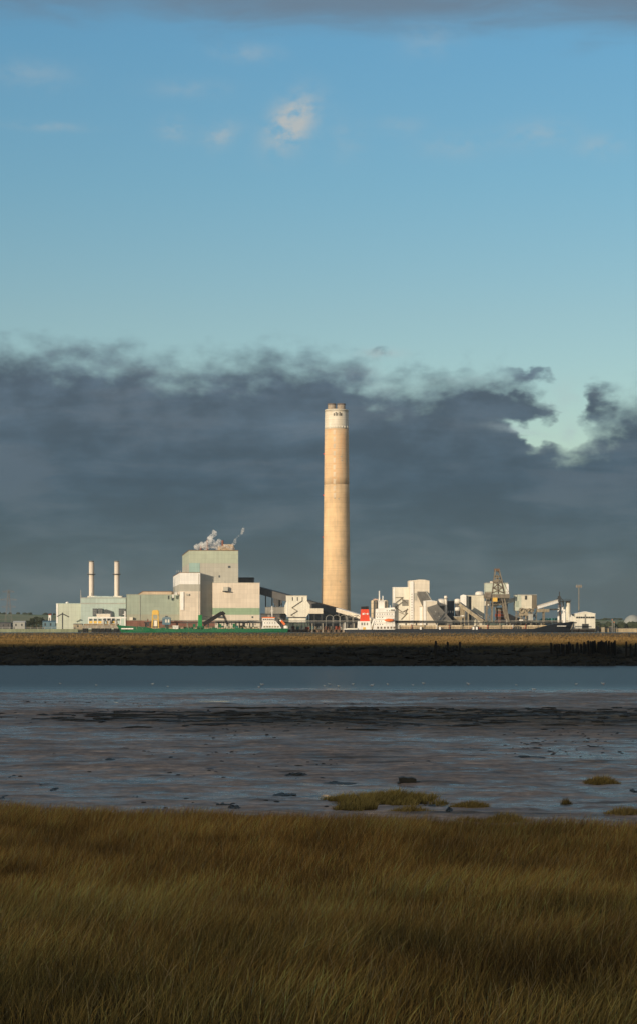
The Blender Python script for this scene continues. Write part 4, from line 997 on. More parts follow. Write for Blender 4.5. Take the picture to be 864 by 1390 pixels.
MB().px(662, 690, 812, 815.5, D, 8).build('girder', dark, t)
mb = MB()
for dd in (-1, 6):
    for a, b_ in (((671.8, 773), (667.5, 806)), ((676.5, 773), (684.5, 806)), ((674, 780), (676, 806)), ((671, 782), (677.5, 782)), ((670, 790), (680, 790)), ((669, 798), (682, 798)), ((671, 782), (679.6, 790)), ((677.5, 782), (670, 790)), ((670, 790), (682, 798)), ((680, 790), (668.7, 798)), ((668.5, 798), (683.5, 805)), ((682, 798), (668, 805))):
        lat(mb, a, b_, .75, dd)
lat(mb, (674, 773), (690, 804), .35, 2)
mb.build('mast_frame', crane_m, t)
MB().px(670.8, 677.6, 771.8, 775.5, D - 1, 7).build('sheave_box', mat('rusty_brown', (.16, .095, .06), .8, .3), t)
MB().px(668.5, 676, 788, 789.8, D - 1.5, 8).build('platform_upper', crane_m, t)
MB().px(668, 674.2, 811.2, 816.6, D - 2.6, 3).build('grab_hopper', yellow, t)
o = MB().px(659, 664, 812, 820, D - 1.5, 4).build('driver_cab', crane_m, t); MB().px(659.6, 663.4, 813.5, 816, D - 1.7, .2).build('window', glass, o)
MB().px(657.5, 666, 804, 811, D - 3, 3).build('winch_house', mat('grey_brown', (.2, .17, .14), .8, .4, .5), t)
D = 1765; t = TP('machinery_house', 'pale blue grey machinery house raised behind the lattice crane', 'building', 674, D, LZ)
MB().px(658, 688.6, 791.8, 806.5, D, 14).build('wall', pale_sage, t); MB().px(657.6, 689, 791, 791.8, D - .3, 14.6).build('roof', galv, t); MB().px(686.5, 689.6, 793, 806, D - .8, .7).build('corner_panel', white_clad, t)
MB().px(664.5, 669, 789, 791, D + 2, 4).build('roof_unit', cream, t)
MB().px(657.4, 664, 816, 822, D - 1, 6).build('lower_cabin', pale_block, t)
for a in (659, 672, 687): MB().px(a, a + 1.2, 806.5, 852, D + 3, 1).build('leg', dark, t)
for k in range(5):
    D = 1750; nm = ('lowest', 'second', 'middle', 'fourth', 'topmost')[k]
    t = TP('cargo_stack', 'rusty %s slab layer of the stack under the crane' % nm, 'cargo', 680, D, LZ, 'rusty stack under the crane')
    MB().px(672 + (k % 2), 688 - (k % 3)*.7, 845.2 - k*4.2 + .3 - 3.9, 845.2 - k*4.2 + .3, D, 8).build('slab', (redbrown, mat('dark_rust', (.12, .07, .055), .8, .3), rust, redbrown, tansteel)[k], t)
    for q in range(3): MB().px(674 + q*5, 674.6 + q*5, 845.4 - k*4.2 - 3.8, 845.4 - k*4.2, D - .15, .15).build('strap', dark, t)
conveyor('jetty_conveyor', 'light conveyor sloping up from the crane to the raised house', ((667, 821.5, 1741), (700, 813.5, 1742)), 4, 3.6, pale_block, (.6,), white_clad, legm=galv)
# raised house
D = 1736; t = TP('transfer_tower', 'weathered tan and pale green transfer tower raised on steel legs', 'building', 712, D, LZ)
MB().px(698.4, 706.6, 807.6, 829, D, 14).build('pale_wing', pale_sage, t); MB().px(706.62, 721, 808, 830, D + .1, 14).build('wall', cream2, t)
MB().px(721.02, 727.6, 808, 826, D + .3, 14).build('louvre_wall', mat('louvre_brown', (.16, .14, .11), .8, .2, .2, .1, .9), t); MB().px(698, 728, 807, 807.6, D - .3, 15).build('roof', galv, t)
MB().px(711.5, 714.6, 808.6, 814, D - .05, .2).build('opening', dark, t); MB().px(699, 703, 816, 824, D - .2, .3).build('patch_panel', greygreen, t)
for a in (699, 706, 713, 720, 726.6): MB().px(a, a + 1, 829, 852.5, D, 1).build('leg', crane_m, t)
mb = MB()
for k in range(4):
    a = 699.5 + k*7; mb.beam((X(a, D), D, Z(830, D)), (X(a + 7, D), D, Z(841, D)), .6); mb.beam((X(a + 7, D), D, Z(830, D)), (X(a, D), D, Z(841, D)), .6)
mb.beam((X(698, D), D, Z(836, D)), (X(728, D), D, Z(836, D)), .8); mb.beam((X(698, D), D, Z(842, D)), (X(728, D), D, Z(842, D)), .8); mb.build('bracing', crane_m, t)
MB().px(705, 724, 826, 830.6, D - 2, 6).build('hopper_deck', tansteel, t)
D = 1731.6; t = TP('loader_machine', 'tangled tan loading machine in front of the transfer tower legs', 'machine', 712, D, LZ)
MB().px(704, 716, 830, 836, D, 5).build('frame', tansteel, t); MB().px(716, 722.5, 833.5, 842, D, 5).build('hopper', galv, t)
for a, py, r_ in ((707, 829, 2.4), (718, 829.5, 2.2), (711, 838, 1.9)):
    mb = MB(); x = X(a, D)
    for q in range(12): mb.beam((x + r_*cos(q*pi/6), D - .5, Z(py, D) + r_*sin(q*pi/6)), (x + r_*cos((q+1)*pi/6), D - .5, Z(py, D) + r_*sin((q+1)*pi/6)), .6)
    mb.build('wheel', crane_m, t)
for a in (705, 712, 721): MB().px(a, a + .8, 836, 852, D + 1, .7).build('leg', tansteel, t)
MB().px(704, 709, 841, 843, D - 1, 2).build('cabin', white, t)
D = 1785; t = TP('coal_heap', 'dark low heap behind the loading machine under the sheds', 'heap', 700, D, LZ)
MB().fpx([(688, 853), (690, 833), (700, 838), (716, 843), (735, 846), (752, 853)], D, 30).build('heap', mat('coal', (.025, .027, .032), .8, .5, .3), t)
conveyor('jetty_conveyor', 'pale conveyor arm rising right from the transfer tower to the silo crane', ((727.9, 824.6, 1738), (755.5, 816.5, 1744)), 3.5, 2.4, white_clad, (.3,), cream, legm=crane_m)
conveyor('jetty_conveyor', 'short tan conveyor arm below the pale one right of the transfer tower', ((728, 829, 1736), (744, 829, 1738)), 3.5, 2.6, tansteel, (.6,), midgrey, legm=crane_m)
conveyor('jetty_conveyor', 'thin dark boom reaching from the tan arm towards the silos', ((744, 827.6, 1738), (757, 827.6, 1746)), 1.5, .9, crane_m)
D = 1758; t = TP('silo_crane', 'dark mast crane standing at the white silos', 'crane', 758, D, LZ)
MB().px(756.6, 760.2, 809, 820, D, 3).build('machine_box', dark, t); MB().beam((X(758.6, D), D + 1, Z(820, D)), (X(758.6, D), D + 1, Z(803, D)), .8).build('mast', dark, t)
MB().beam((X(752, D), D + 1, Z(816, D)), (X(758.6, D), D + 1, Z(810, D)), .5).build('stay', dark, t); MB().beam((X(758.6, D), D + 1, Z(809, D)), (X(764, D), D + 1, Z(816, D)), .5).build('jib', dark, t)
MB().beam((X(759.7, D), D + 2.4, LZ), (X(759.7, D), D + 2.4, Z(820, D)), 1.1).build('column', redbrown, t)
for k, (a, b_, c_, mm) in enumerate(((755.8, 758.9, 820, white_clad), (761, 764.5, 817, white_clad), (767, 773.6, 816.8, pale_block))):
    D = 1752 + k*2; x = X((a + b_)/2, D); r_ = (b_ - a)/2*D/F
    t = T('slim_silo', ('thinnest white silo, at the left of the silo trio by the bow', 'middle white silo of the trio by the bow', 'widest pale silo, at the right of the trio by the bow')[k], 'silo', (x, D, LZ), 'white silos by the bow')
    MB().lathe(x, D, [(r_, LZ), (r_, Z(c_, D))], 18).build('barrel', mm, t, True); MB().lathe(x, D, [(r_*1.06, Z(c_, D)), (r_*.5, Z(c_ - .8, D))], 18).build('cap', galv, t)
    MB().box(x + r_*.4, x + r_*.4 + .5, D - r_ - .3, D - r_ + .2, LZ, Z(c_, D)).build('ladder', midgrey, t)
D = 1749; t = TP('silo_gantry', 'dark railed walkway roofing the white silos', 'gantry', 767, D, Z(816, D))
MB().px(760.5, 774.5, 815.2, 816.4, D, 9).build('deck', dark, t)
for k in range(8): MB().px(761 + k*1.85, 761.3 + k*1.85, 813.4, 815.2, D, .2).build('rail_post', dark, t)
MB().px(760.5, 774.5, 813.2, 813.6, D, .2).build('hand_rail', dark, t)
D = 1756; t = TP('quay_shed', 'long low teal roofed shed behind the dark bow', 'shed', 745, D, LZ)
MB().px(732, 757, 842, 853, D, 8).build('wall', blue_m, t)
MB().fpx([(731.5, 842.2), (735, 839.5), (756, 839), (757.5, 842.2)], D - .4, 9).build('roof', teal_m, t)
for a in (735, 742, 749): MB().px(a, a + 3, 843.4, 846, D - .15, .2).build('window', glass, t)

# right shed
D = 1752; t = TP('gabled_warehouse', 'white gabled warehouse with dark window band and open dark door', 'warehouse', 793.5, D, LZ)
MB().fpx([(780, 853), (780, 833.5), (793.6, 830.8), (807, 833.5), (807, 853)], D, 30).build('wall', pale_block, t)
MB().fpx([(779.5, 833.5), (779.5, 832.8), (793.6, 830), (807.6, 832.8), (807.6, 833.5), (793.6, 830.7)], D - .5, 31).build('roof', white_clad, t)
for a in (781, 784.1, 787.2, 790.3, 794.5, 797.6, 800.7, 803.5): MB().px(a, a + 2.7, 837, 839.4, D - .15, .2).build('window', glass, t)
MB().px(792.8, 794.4, 834, 846.5, D - .25, .3).build('centre_post', midgrey, t)
MB().px(789, 798, 846.8, 853, D - .2, .25).build('door', dark, t)
t = TP('floodlight_mast', 'tall thin floodlight mast behind the white warehouse', 'lamp mast', 784.8, 1800, LZ); D = 1800
MB().lathe(X(784.8, D), D, [(.5, LZ), (.24, Z(796, D))], 8).build('pole', tansteel, t)
MB().px(780.8, 789, 795.6, 796.4, D - .4, .8).build('head_frame', tansteel, t)
for a in (781, 783.2, 785.4, 787.4): MB().px(a, a + 1.3, 793.8, 797.6, D - .9, .5).build('floodlight', mat('lamp_grey', (.24, .21, .18), .6), t)
# small things on the right shore
for k, (a, b_, c_, mm, lab) in enumerate(((808.5, 812, 850, darkgrey, 'dark crate on the shore just right of the warehouse'), (815, 820, 852, tansteel, 'tan crate on the right shore'), (826, 831, 851, dark, 'black crate on the right shore furthest from the warehouse'))):
    D = 1734; t = TP('quay_crate', lab, 'crate', a, D, 0); MB().px(a, b_, c_, 858.2, D, 3).build('body', mm, t); MB().px(a - .2, b_ + .2, c_ - .5, c_, D - .1, 3.2).build('lid', concrete, t)
for k, a in enumerate((830, 832.5)):
    D = 1733; t = TP('marker_pole', ('taller thin marker pole on the right shore', 'shorter thin marker pole on the right shore')[k], 'pole', a, D, 0); MB().beam((X(a, D), D, -1), (X(a, D), D, Z(840 + k*3, D)), .35).build('pole', galv, t); MB().px(a - .5, a + .5, 841 + k*3, 842 + k*3, D - .2, .3).build('board', orange, t)

# ------------------------------------------------------------------ jetty
D = 1722
t = TP('jetty', 'long dark jetty with trestle legs running behind the moored ships', 'jetty', 450, D, 0)
MB().box(X(196, D), X(782, D), D, D + 7, Z(846, D), Z(844.6, D)).build('deck', dark, t)
MB().box(X(196, D), X(782, D), D + 7.5, D + 9.3, Z(843.4, D), Z(842.4, D)).build('pipe_rack', midgrey, t)
MB().box(X(530, D), X(601, D), D - .3, D + 6, Z(844.4, D), Z(842.8, D)).build('conveyor_cover', dark, t)
for k in range(42):
    x = X(198 + k*14.1, D); mb = MB(); mb.beam((x, D + .5, -1), (x, D + .5, Z(846, D)), .8); mb.beam((x, D + 6.4, -1), (x, D + 6.4, Z(846, D)), .8); mb.beam((x, D + .5, .5), (x, D + 6.4, Z(846, D)), .35); mb.build('trestle', concrete if k % 3 else dark, t)
    MB().beam((x, D + .2, Z(844.6, D)), (x, D + .2, Z(842.6, D)), .16).build('rail_post', midgrey, t)
MB().box(X(196, D), X(782, D), D + .15, D + .3, Z(842.7, D), Z(842.4, D)).build('hand_rail', midgrey, t)
t = TP('service_quay', 'low concrete quay under and behind the long jetty', 'quay', 450, 1730, 0)
MB().box(X(172, 1732), X(806, 1732), 1732, 1742, -1, 2.4).build('wall', mat('brown_quay', (.20, .14, .10), .85, .4, .15, .3), t)
for k in range(55): MB().box(X(174 + k*11.5, 1732), X(174 + k*11.5, 1732) + .8, 1731.4, 1732, -1, 2.2).build('fender', timber, t)
t = TP('brick_wall', 'long red brown brick wall in front of the grey green annex', 'wall', 240, 1790, LZ)
MB().px(172, 292, 842.4, 852.8, 1790, .8).build('wall', redbrown, t); MB().px(171.8, 292.2, 841.8, 842.4, 1789.8, 1.2).build('coping', concrete, t)
# cargo and gear lying on the quay
gear = [(300, 4, 5, teal_m, 'teal'), (318, 5.5, 5, teal_m, 'teal'), (325, 6, 5.2, redbrown, 'red brown'), (332, 3, 4, midgrey, 'grey'), (338, 5, 3.2, hatch_m, 'tan'), (285, 6, 3, hatch_m, 'tan'), (276, 3, 5, tansteel, 'tan'), (306, 7, 2.6, pale_block, 'pale'),
        (345, 5, 3, concrete, 'grey'), (395, 5, 4.5, redbrown, 'red brown'), (402, 4, 4, teal_m, 'teal'), (408, 3, 5, pale_block, 'pale'), (414, 6, 3.6, rust, 'rust red'), (421, 4, 5, teal_m, 'teal'), (427, 3.4, 4, hatch_m, 'tan'), (433, 5, 4, midgrey, 'grey'),
        (440, 6, 4.2, redbrown, 'red brown'), (448, 4, 4, tansteel, 'tan'), (454, 7, 4.6, rust, 'rust red'), (462, 3, 3, pale_block, 'pale'), (543, 5, 3, hatch_m, 'tan'), (557, 9, 4, concrete, 'grey'), (600, 6, 3, rust, 'rust red'), (612, 12, 3.4, tansteel, 'tan'),
        (186, 5, 4, hatch_m, 'tan'), (196, 4, 4, redbrown, 'red brown'), (250, 8, 3, tansteel, 'tan'), (260, 5, 3, concrete, 'grey'), (180, 4, 3, midgrey, 'grey'), (240, 5, 2, concrete, 'grey')]
place = lambda a: ('left of the yellow hoist' if a < 205 else 'between blue cabin and green crane post' if a < 272 else 'below the dark bucket boom' if a < 312 else 'between the dark boom and the white bridge' if a < 353 else 'just behind the green ship stern' if a < 412 else 'below the foot of the tall chimney' if a < 470 else 'behind the black ship hatches' )
seen = {}
for a, w_, h_, mm, cn in gear:
    D = 1733.5; key = (cn, place(a)); seen[key] = seen.get(key, 0) + 1
    shape = 'long low' if w_/h_ > 1.7 else 'tall' if w_ < h_ else 'squat'
    sfx = {1: '', 2: ', second such from the left', 3: ', third'}[seen[key]]
    t = TP('cargo_container', '%s %s container %s%s' % (shape, cn, place(a), sfx), 'container', a, D, 2.4, 'containers and gear on the quay')
    x0, x1 = X(a, D), X(a + w_, D); zt = 2.4 + h_*D/F
    MB().box(x0, x1, D, D + 2.4, 2.41, zt).build('body', mm, t)
    MB().box(x0 - .1, x1 + .1, D - .1, D + 2.5, zt, zt + .25).build('lid', midgrey, t)
    MB().box(x0 + .3, x0 + .7, D - .12, D, 2.6, zt - .2).build('post', dark, t)

# left concrete pier with white frame
D = 1712; t = TP('concrete_pier', 'short concrete pier on dark footed piles left of the green ship', 'pier', 136, D, 0)
MB().px(112, 162, 848.8, 853, D, 14).build('deck', concrete, t)
MB().px(114, 160, 846.8, 848.8, D + 1, 12).build('upper_slab', mat('stained_concrete', (.30, .22, .14), .85, .4, .5, .4), t)
for a in (112.6, 124.5, 131.5, 137.3, 144, 154.6):
    MB().px(a, a + 4.2, 853, 860, D + .4, 3).build('pile', black, t); MB().px(a + 5, a + 7.4, 853, 860, D + 3, 2).build('brace', concrete, t)
t = TP('loading_frame', 'white open loading frame with yellow panels standing on the pier', 'frame', 145, D, Z(847, D))
D = 1716
MB().px(120, 171.5, 837.6, 839.4, D, 6).build('top_beam', white, t)
for k in range(9): a = 120 + k*6.2; MB().px(a, a + 1.0, 839.4, 848, D, 1).build('post', white, t)
for k, a in enumerate((121.4, 127.4, 133.6, 144.6, 151.4)): MB().px(a, a + 4.4, 843, 846.2, D + .2, .5).build('yellow_panel', yellow, t); 
for k in range(7): MB().px(121.5 + k*6.2, 125.9 + k*6.2, 840.5, 842.4, D + 2, .5).build('dark_panel', louvre, t)
t = TP('roof_cabin', 'flat cream cabin on top of the white loading frame', 'cabin', 140.5, D, Z(837.6, D)); MB().px(131.4, 150, 833.8, 837.6, D + 1, 4).build('wall', cream, t); MB().px(131, 150.4, 833.2, 833.8, D + .8, 4.4).build('roof', white, t)
for k, (a, h_) in enumerate(((140.4, 8), (148.6, 7.5), (157.4, 7))):
    x = X(a, 1711); t = T('small_tank', ('leftmost grey tank on the pier in front of the white frame', 'middle grey tank on the pier in front of the white frame', 'rightmost grey tank on the pier in front of the white frame')[k], 'tank', (x, 1711, 6), 'grey tanks on the pier')
    zt = Z(849.5 - h_, 1711); MB().lathe(x, 1714, [(1.25, Z(849, 1711)), (1.3, zt - .8), (.7, zt)], 14).build('shell', mat('tank_grey', (.46, .44, .40), .5), t, True); MB().lathe(x, 1714, [(.3, zt), (.3, zt + .7)], 8).build('neck', dark, t)

# yellow hoist and blue cabin
D = 1712; t = TP('yellow_hoist', 'yellow four legged hoist standing behind the green ship', 'hoist', 211, D, 0)
for dd in (0, 4):
    for a, b_ in ((206.3, 207.3), (215.6, 214.6)): mb = MB(); mb.beam((X(a, D), D + dd, 1), (X(b_, D), D + dd, Z(834, D)), .8); mb.build('leg', yellow, t)
MB().fpx([(206.4, 834.5), (206.8, 829.5), (208, 828.2), (214, 828), (215.6, 829.6), (215.8, 834.5)], D - .5, 5).build('head_box', yellow, t)
MB().px(207.5, 214.5, 840, 841, D - .2, .5).build('cross_beam', yellow, t)
MB().px(208.5, 213.5, 842.5, 850, D + 1, 2.5).build('hopper', pale_block, t)
t = TP('control_cabin', 'blue grey round roofed control cabin on a post beside the yellow hoist', 'cabin', 226, D, 0)
MB().px(220.6, 231.5, 840.2, 848, D, 5).build('wall', blue_m, t); MB().fpx([(220, 840.2), (221, 838.4), (224, 837.4), (229, 837.5), (231.5, 838.6), (232.2, 840.2)], D - .3, 5.6).build('roof', mat('blue_roof', (.16, .24, .30), .6), t)
for a in (224.4, 228): MB().px(a, a + 2.3, 840.8, 845, D - .2, .2).build('window', mat('pale_window', (.66, .64, .58), .4), t)
MB().px(224, 229, 848, 858, D + 1, 2).build('post', dark, t)
t = TP('rust_crane', 'small rusty red derrick near the green ship middle', 'derrick', 201, D, 0)
MB().beam((X(199.6, D), D, 1), (X(201, D), D, Z(840, D)), .6).build('leg', rust, t); MB().beam((X(202.6, D), D, 1), (X(201, D), D, Z(840, D)), .6).build('leg', rust, t); MB().px(199.8, 202.4, 844, 850, D - .4, 1).build('winch', dark, t)

# ------------------------------------------------------------------ ships
def hull(mb, px_s, px_b, D0, beam_, deck, n_=40, z0=-1.2, stern_w=.85, rake=5):
    """stern at px_s, bow at px_b, deck: list of (t, z)"""
    xs_, xb = X(px_s, D0), X(px_b, D0); sg = 1 if xb > xs_ else -1; L = abs(xb - xs_) - rake
    secs = []
    tt = [d[0] for d in deck]; zz_ = [d[1] for d in deck]
    ts = sorted(set(list(np.linspace(0, 1, n_)) + tt))
    for q in ts:
        hb = beam_/2*min(1, stern_w + (1 - stern_w)*q/.12)*(1 if q < .84 else max(.02, (1 - ((q - .84)/.16)**1.8)))
        zt = float(np.interp(q, tt, zz_)); sec = []
        for f, wf in ((0, .55), (.15, .9), (.4, 1.0 if q < .8 else .94), (1, 1.0)):
            z = z0 + (zt - z0)*f; xx_ = q*L + (rake*f if q > .84 else 0)*((q - .84)/.16 if q > .84 else 0) - (1.5*(1-f) * -1 if q == 0 else 0)
            sec.append((xs_ + sg*xx_, hb*wf, z))
        secs.append(sec)
    k = 4; vs = []; fs = []
    for sec in secs:
        for x, h_, z in sec: vs.append((x, D0 + beam_/2 - h_, z))
        for x, h_, z in reversed(sec): vs.append((x, D0 + beam_/2 + h_, z))
    for i in range(len(secs) - 1):
        for j in range(2*k):
            a = i*2*k + j; b_ = i*2*k + (j+1) % (2*k); fs.append((a, b_, b_ + 2*k, a + 2*k))
    fs.append(tuple(range(2*k))); fs.append(tuple(range((len(secs)-1)*2*k, len(secs)*2*k))[::-1])
    mb.add(vs, fs); return mb
def rot_boat(mb, a, b_, c_, d_, D): pass

# green ship, bow to the left
D = 1694; k_ = D/F
t = TP('green_cargo_ship', 'long green hulled ship with white bridge at its right end', 'ship', 274, D, 0)
zg = Z(854.4, D)
hull(MB(), 391.5, 157.2, D, 17, [(0, Z(853, D)), (.14, Z(853, D)), (.17, zg), (.80, zg), (.84, Z(851.8, D)), (.93, Z(850, D)), (1, Z(848.6, D))]).build('hull', shipgreen, t)
MB().box(X(164.5, D), X(181, D), D + 1.2, D + 1.9, Z(854.2, D), Z(852.6, D)).build('name_board', white, t)
o = MB().px(182, 352, 853.2, 854.4, D + 3, 11).build('hatch_coaming', mat('deck_green', (.02, .14, .07), .6, .3), t)
for q in range(15): MB().px(184 + q*11.3, 193 + q*11.3, 852, 853.2, D + 4, 9).build('hatch_cover', hatch_m if q % 3 else mat('deck_green', (.02, .14, .07)), t)
for q in range(44): MB().px(182 + q*3.9, 182.35 + q*3.9, 850.6, 854.3, D + .5, .2).build('rail_post', tansteel if q % 2 else shipgreen, t)
MB().px(182, 353, 850.5, 850.8, D + .5, .15).build('hand_rail', shipgreen, t)
MB().beam((X(168.8, D), D + 8, Z(852, D)), (X(168.8, D), D + 8, Z(829.5, D)), 1.0).build('fore_mast', white, t); MB().px(166.8, 171, 833.5, 834.2, D + 7.6, 1).build('mast_arm', white, t)
MB().px(234.5, 242.6, 849.2, 853.8, D + 2, 4).build('deck_locker', white, t)
s_ = MB().fpx([(355, 853.4), (356.6, 848), (356.4, 842.6), (374, 842.6), (376.5, 845.5), (379.5, 848.6), (382, 853.4)], D + 2, 12).build('superstructure', white, t)
br = MB().px(355.8, 372.6, 838.8, 842.6, D + 1, 14).build('bridge', white, t); MB().px(355.3, 373.4, 838, 838.9, D + .6, 15).build('bridge_roof', orange, br)
MB().px(357.5, 371.4, 837.6, 838, D + 1, 13).build('bridge_top', orange, br)
for q in range(6): MB().px(357 + q*2.6, 358.7 + q*2.6, 840, 841.6, D + .8, .3).build('window', glass, br)
for q in range(5): MB().px(359 + q*3.4, 360.1 + q*3.4, 845, 846.2, D + 1.8, .3).build('porthole', glass, s_)
for q in range(6): MB().px(358 + q*3.6, 360.2 + q*3.6, 849.6, 851.8, D + 1.7, .35).build('side_opening', tansteel, s_)
m_ = MB().beam((X(369, D), D + 8, Z(838, D)), (X(369, D), D + 8, Z(822.5, D)), .7).build('mast', white, t); MB().px(367, 371, 829, 829.6, D + 7.5, 1).build('radar_bar', white, m_); MB().px(363.5, 367, 834.5, 838, D + 6, 3).build('radar_house', midgrey, t)
MB().beam((X(379.8, D), D + 3, Z(841.5, D)), (X(388.8, D), D + 3, Z(851, D)), 1.2).build('boat_ramp', white, t)
lb = MB(); a_ = Vector((X(381.5, D), D + 2, Z(842.5, D))); b_ = Vector((X(386.5, D), D + 2, Z(848, D)))
lb.beam(a_, b_, 2, 1.8); lb.build('lifeboat', orange, t)
MB().px(385.2, 390.4, 849.4, 853, D + 3, 9).build('stern_house', white, t); MB().px(377, 380.4, 838.5, 848, D + 9, 3).build('funnel', tansteel, t)
# its crane post with the dark bucket boom
t = TP('bucket_elevator_crane', 'tall green crane post with dark bucket chain boom over the green ship', 'crane', 272, D, 2)
MB().px(269.2, 274.4, 834.8, 854.4, D + 4, 4).build('post', mat('bright_green_paint', (.01, .22, .06), .5), t)
MB().px(267.6, 276.4, 850, 854, D + 3, 7).build('base', shipgreen, t)
D_ = D + 3
MB().beam((X(276, D), D_, Z(847.5, D)), (X(301.5, D), D_, Z(831.8, D)), 3.4, 3.2).build('boom', black, t)
MB().beam((X(300.5, D), D_, Z(831.2, D)), (X(304.5, D), D_, Z(834.5, D)), 3.2, 3.2).build('elbow', black, t)
mb = MB()
for q in range(8):
    a, b_ = 303.2 + q*.75, 834 + q*1.75; mb.box(X(a - 1.6, D), X(a + 1.8, D), D_ - 1.3, D_ + 1.3, Z(b_ + 1.1, D), Z(b_ - .4, D))
mb.build('bucket_chain', black, t)
MB().beam((X(274, D), D_, Z(836, D)), (X(290, D), D_, Z(838.6, D)), .4).build('stay', dark, t)
for a, b_ in ((262, 850.4), (297, 850.4), (316, 850)): 
    D2 = D + 6; tt_ = TP('deck_post', {262: 'short green deck post left of the tall crane post', 297: 'short green deck post under the dark boom', 316: 'short green deck post right of the bucket chain'}[a], 'post', a, D2, 2); MB().px(a, a + 3.4, b_ - 2.6, 854.3, D2, 3).build('post', shipgreen, tt_); MB().px(a - .5, a + 3.9, b_ - 3.4, b_ - 2.6, D2 - .3, 3.6).build('cap', shipgreen, tt_)

# black ship, bow to the right
D = 1690
t = TP('black_cargo_ship', 'very long black hulled cargo ship with red funnel and white bridge', 'ship', 620, D, 0)
hull(MB(), 466.5, 780, D, 22, [(0, Z(854.6, D)), (.22, Z(854.6, D)), (.23, Z(853.6, D)), (.84, Z(853.6, D)), (.88, Z(850, D)), (.93, Z(846.5, D)), (1, Z(843.6, D))], z0=-1.5).build('hull', navy, t)
MB().box(X(756, D), X(768, D), D + 3.2, D + 6.2, Z(850.4, D), Z(849.2, D)).build('name_board', mat('name_white', (.6, .6, .6), .6), t)
for q in range(11):
    a = 541 + q*17.2; o = MB().px(a, a + 16, 849.6, 853.6, D + 3, 15).build('hatch', hatch_m, t); MB().px(a + .3, a + 15.7, 848.6, 849.6, D + 3.4, 14).build('hatch_cover', (mat('pale_hatch', (.56, .49, .38), .7, .2, .3, .3), tansteel)[q % 2], o)
for q in range(11): MB().px(540 + q*17.2, 541 + q*17.2, 848.2, 853.7, D + 1.6, 1).build('vent_post', (white, rust, tansteel)[q % 3], t)
for q in range(60): MB().px(538 + q*3.2, 538.3 + q*3.2, 850.6, 853.6, D + .6, .2).build('rail_post', hatch_m, t)
MB().px(538, 727, 850.5, 850.8, D + .6, .15).build('hand_rail', hatch_m, t)
for a in (569, 595, 640.5, 645): MB().px(a, a + 2.4, 851, 854.6, D - .15, 1.2).build('deck_winch', white, t)
for a in (637, 649, 693, 709): MB().px(a, a + 1.3, 851.8, 853.2, D + .3, 1).build('fire_locker', rust, t)
for a in (641, 697): MB().fpx([(a, 853.6), (a + 1, 849.8), (a + 6, 849.4), (a + 8.5, 851), (a + 9.5, 853.6)], D + 1, 2).build('gangway', dark, t)
# poop, funnel, accommodation
MB().px(470, 485, 852.8, 854.7, D + 3, 14).build('poop_house', pale_block, t); MB().beam((X(467.6, D), D + 8, Z(854.6, D)), (X(467.6, D), D + 8, Z(845, D)), .6).build('stern_mast', white, t)
MB().px(465.4, 470.2, 853.4, 854.6, D + 4, 5).build('stern_winch', white, t)
cas = MB().fpx([(484.6, 854.8), (485, 843.2), (501.8, 843.2), (503.6, 854.8)], D + 4, 12).build('funnel_casing', white, t)
for a in (489.6, 493, 496.8): MB().px(a, a + 1.8, 845.2, 848.6, D + 3.8, .3).build('window', midgrey, cas)
MB().px(492, 495.4, 851.4, 854.4, D + 3.8, .3).build('door', yellow, cas)
fn = MB().fpx([(488, 843.2), (489.4, 827), (499.8, 827), (501, 843.2)], D + 6, 7).build('funnel', red, t)
MB().fpx([(489.3, 827), (489.6, 823.4), (499.4, 822.9), (499.9, 827)], D + 5.9, 7.2).build('funnel_top', black, fn)
for a, b_, c_, d_ in ((491.2, 493.2, 832, 834.6), (493.7, 494.3, 831.6, 834.6), (494.8, 497, 832.8, 833.6), (497.4, 499, 832.2, 834.4)): MB().px(a, b_, c_, d_, D + 5.8, .25).build('funnel_mark', white, fn)
ac = MB().fpx([(505.5, 854.8), (506.5, 848), (508.8, 840), (509.2, 826.6), (520, 825.4), (534.8, 824.4), (534.8, 840), (535.6, 848), (535.8, 854.8)], D + 3, 16).build('accommodation', white, t)
for lv_, (x0_, x1_) in ((828.5, (524, 534)), (833, (511, 532)), (837.5, (511, 520)), (842.5, (510, 520)), (847, (508, 520))):
    a = x0_
    while a < x1_ - 1: MB().px(a, a + 1.0, lv_, lv_ + 1.2, D + 2.85, .2).build('window', mat('cabin_window', (.12, .12, .13), .3), ac); a += 3.3
for lv_ in (831, 835.6, 840.2, 845): MB().px(508.8 if lv_ < 845 else 506.8, 535, lv_, lv_ + .35, D + 2, 1.2).build('deck_edge', mat('shaded_white', (.72, .71, .68), .6), ac)
brd = MB().px(528.5, 536.4, 826.6, 829.4, D + 1.6, 18).build('bridge_wing', white, ac); MB().px(530, 535.6, 827.4, 828.8, D + 1.4, .2).build('window', glass, brd)
for a in (511, 515.5, 520, 524.5, 529, 533): MB().px(a, a + 2.4, 850.6, 853.4, D + 2.8, .3).build('side_opening', mat('opening_brown', (.18, .15, .12), .7), ac)
MB().px(512.6, 521, 815, 826, D + 9, 5).build('mast_house', white, ac)
MB().beam((X(514.6, D), D + 11, Z(815, D)), (X(514.6, D), D + 11, Z(801.8, D)), 1.0).build('mast', white, t); MB().beam((X(519.4, D), D + 11, Z(815, D)), (X(519.4, D), D + 11, Z(808.6, D)), .9).build('radar_mast', white, t)
MB().px(512, 523.4, 815.2, 816, D + 8, 7).build('mast_platform', mat('shaded_white', (.72, .71, .68), .6), t)
MB().beam((X(529.3, D), D + 9, Z(824.5, D)), (X(529.3, D), D + 9, Z(821.5, D)), .5).build('aerial', white, t)
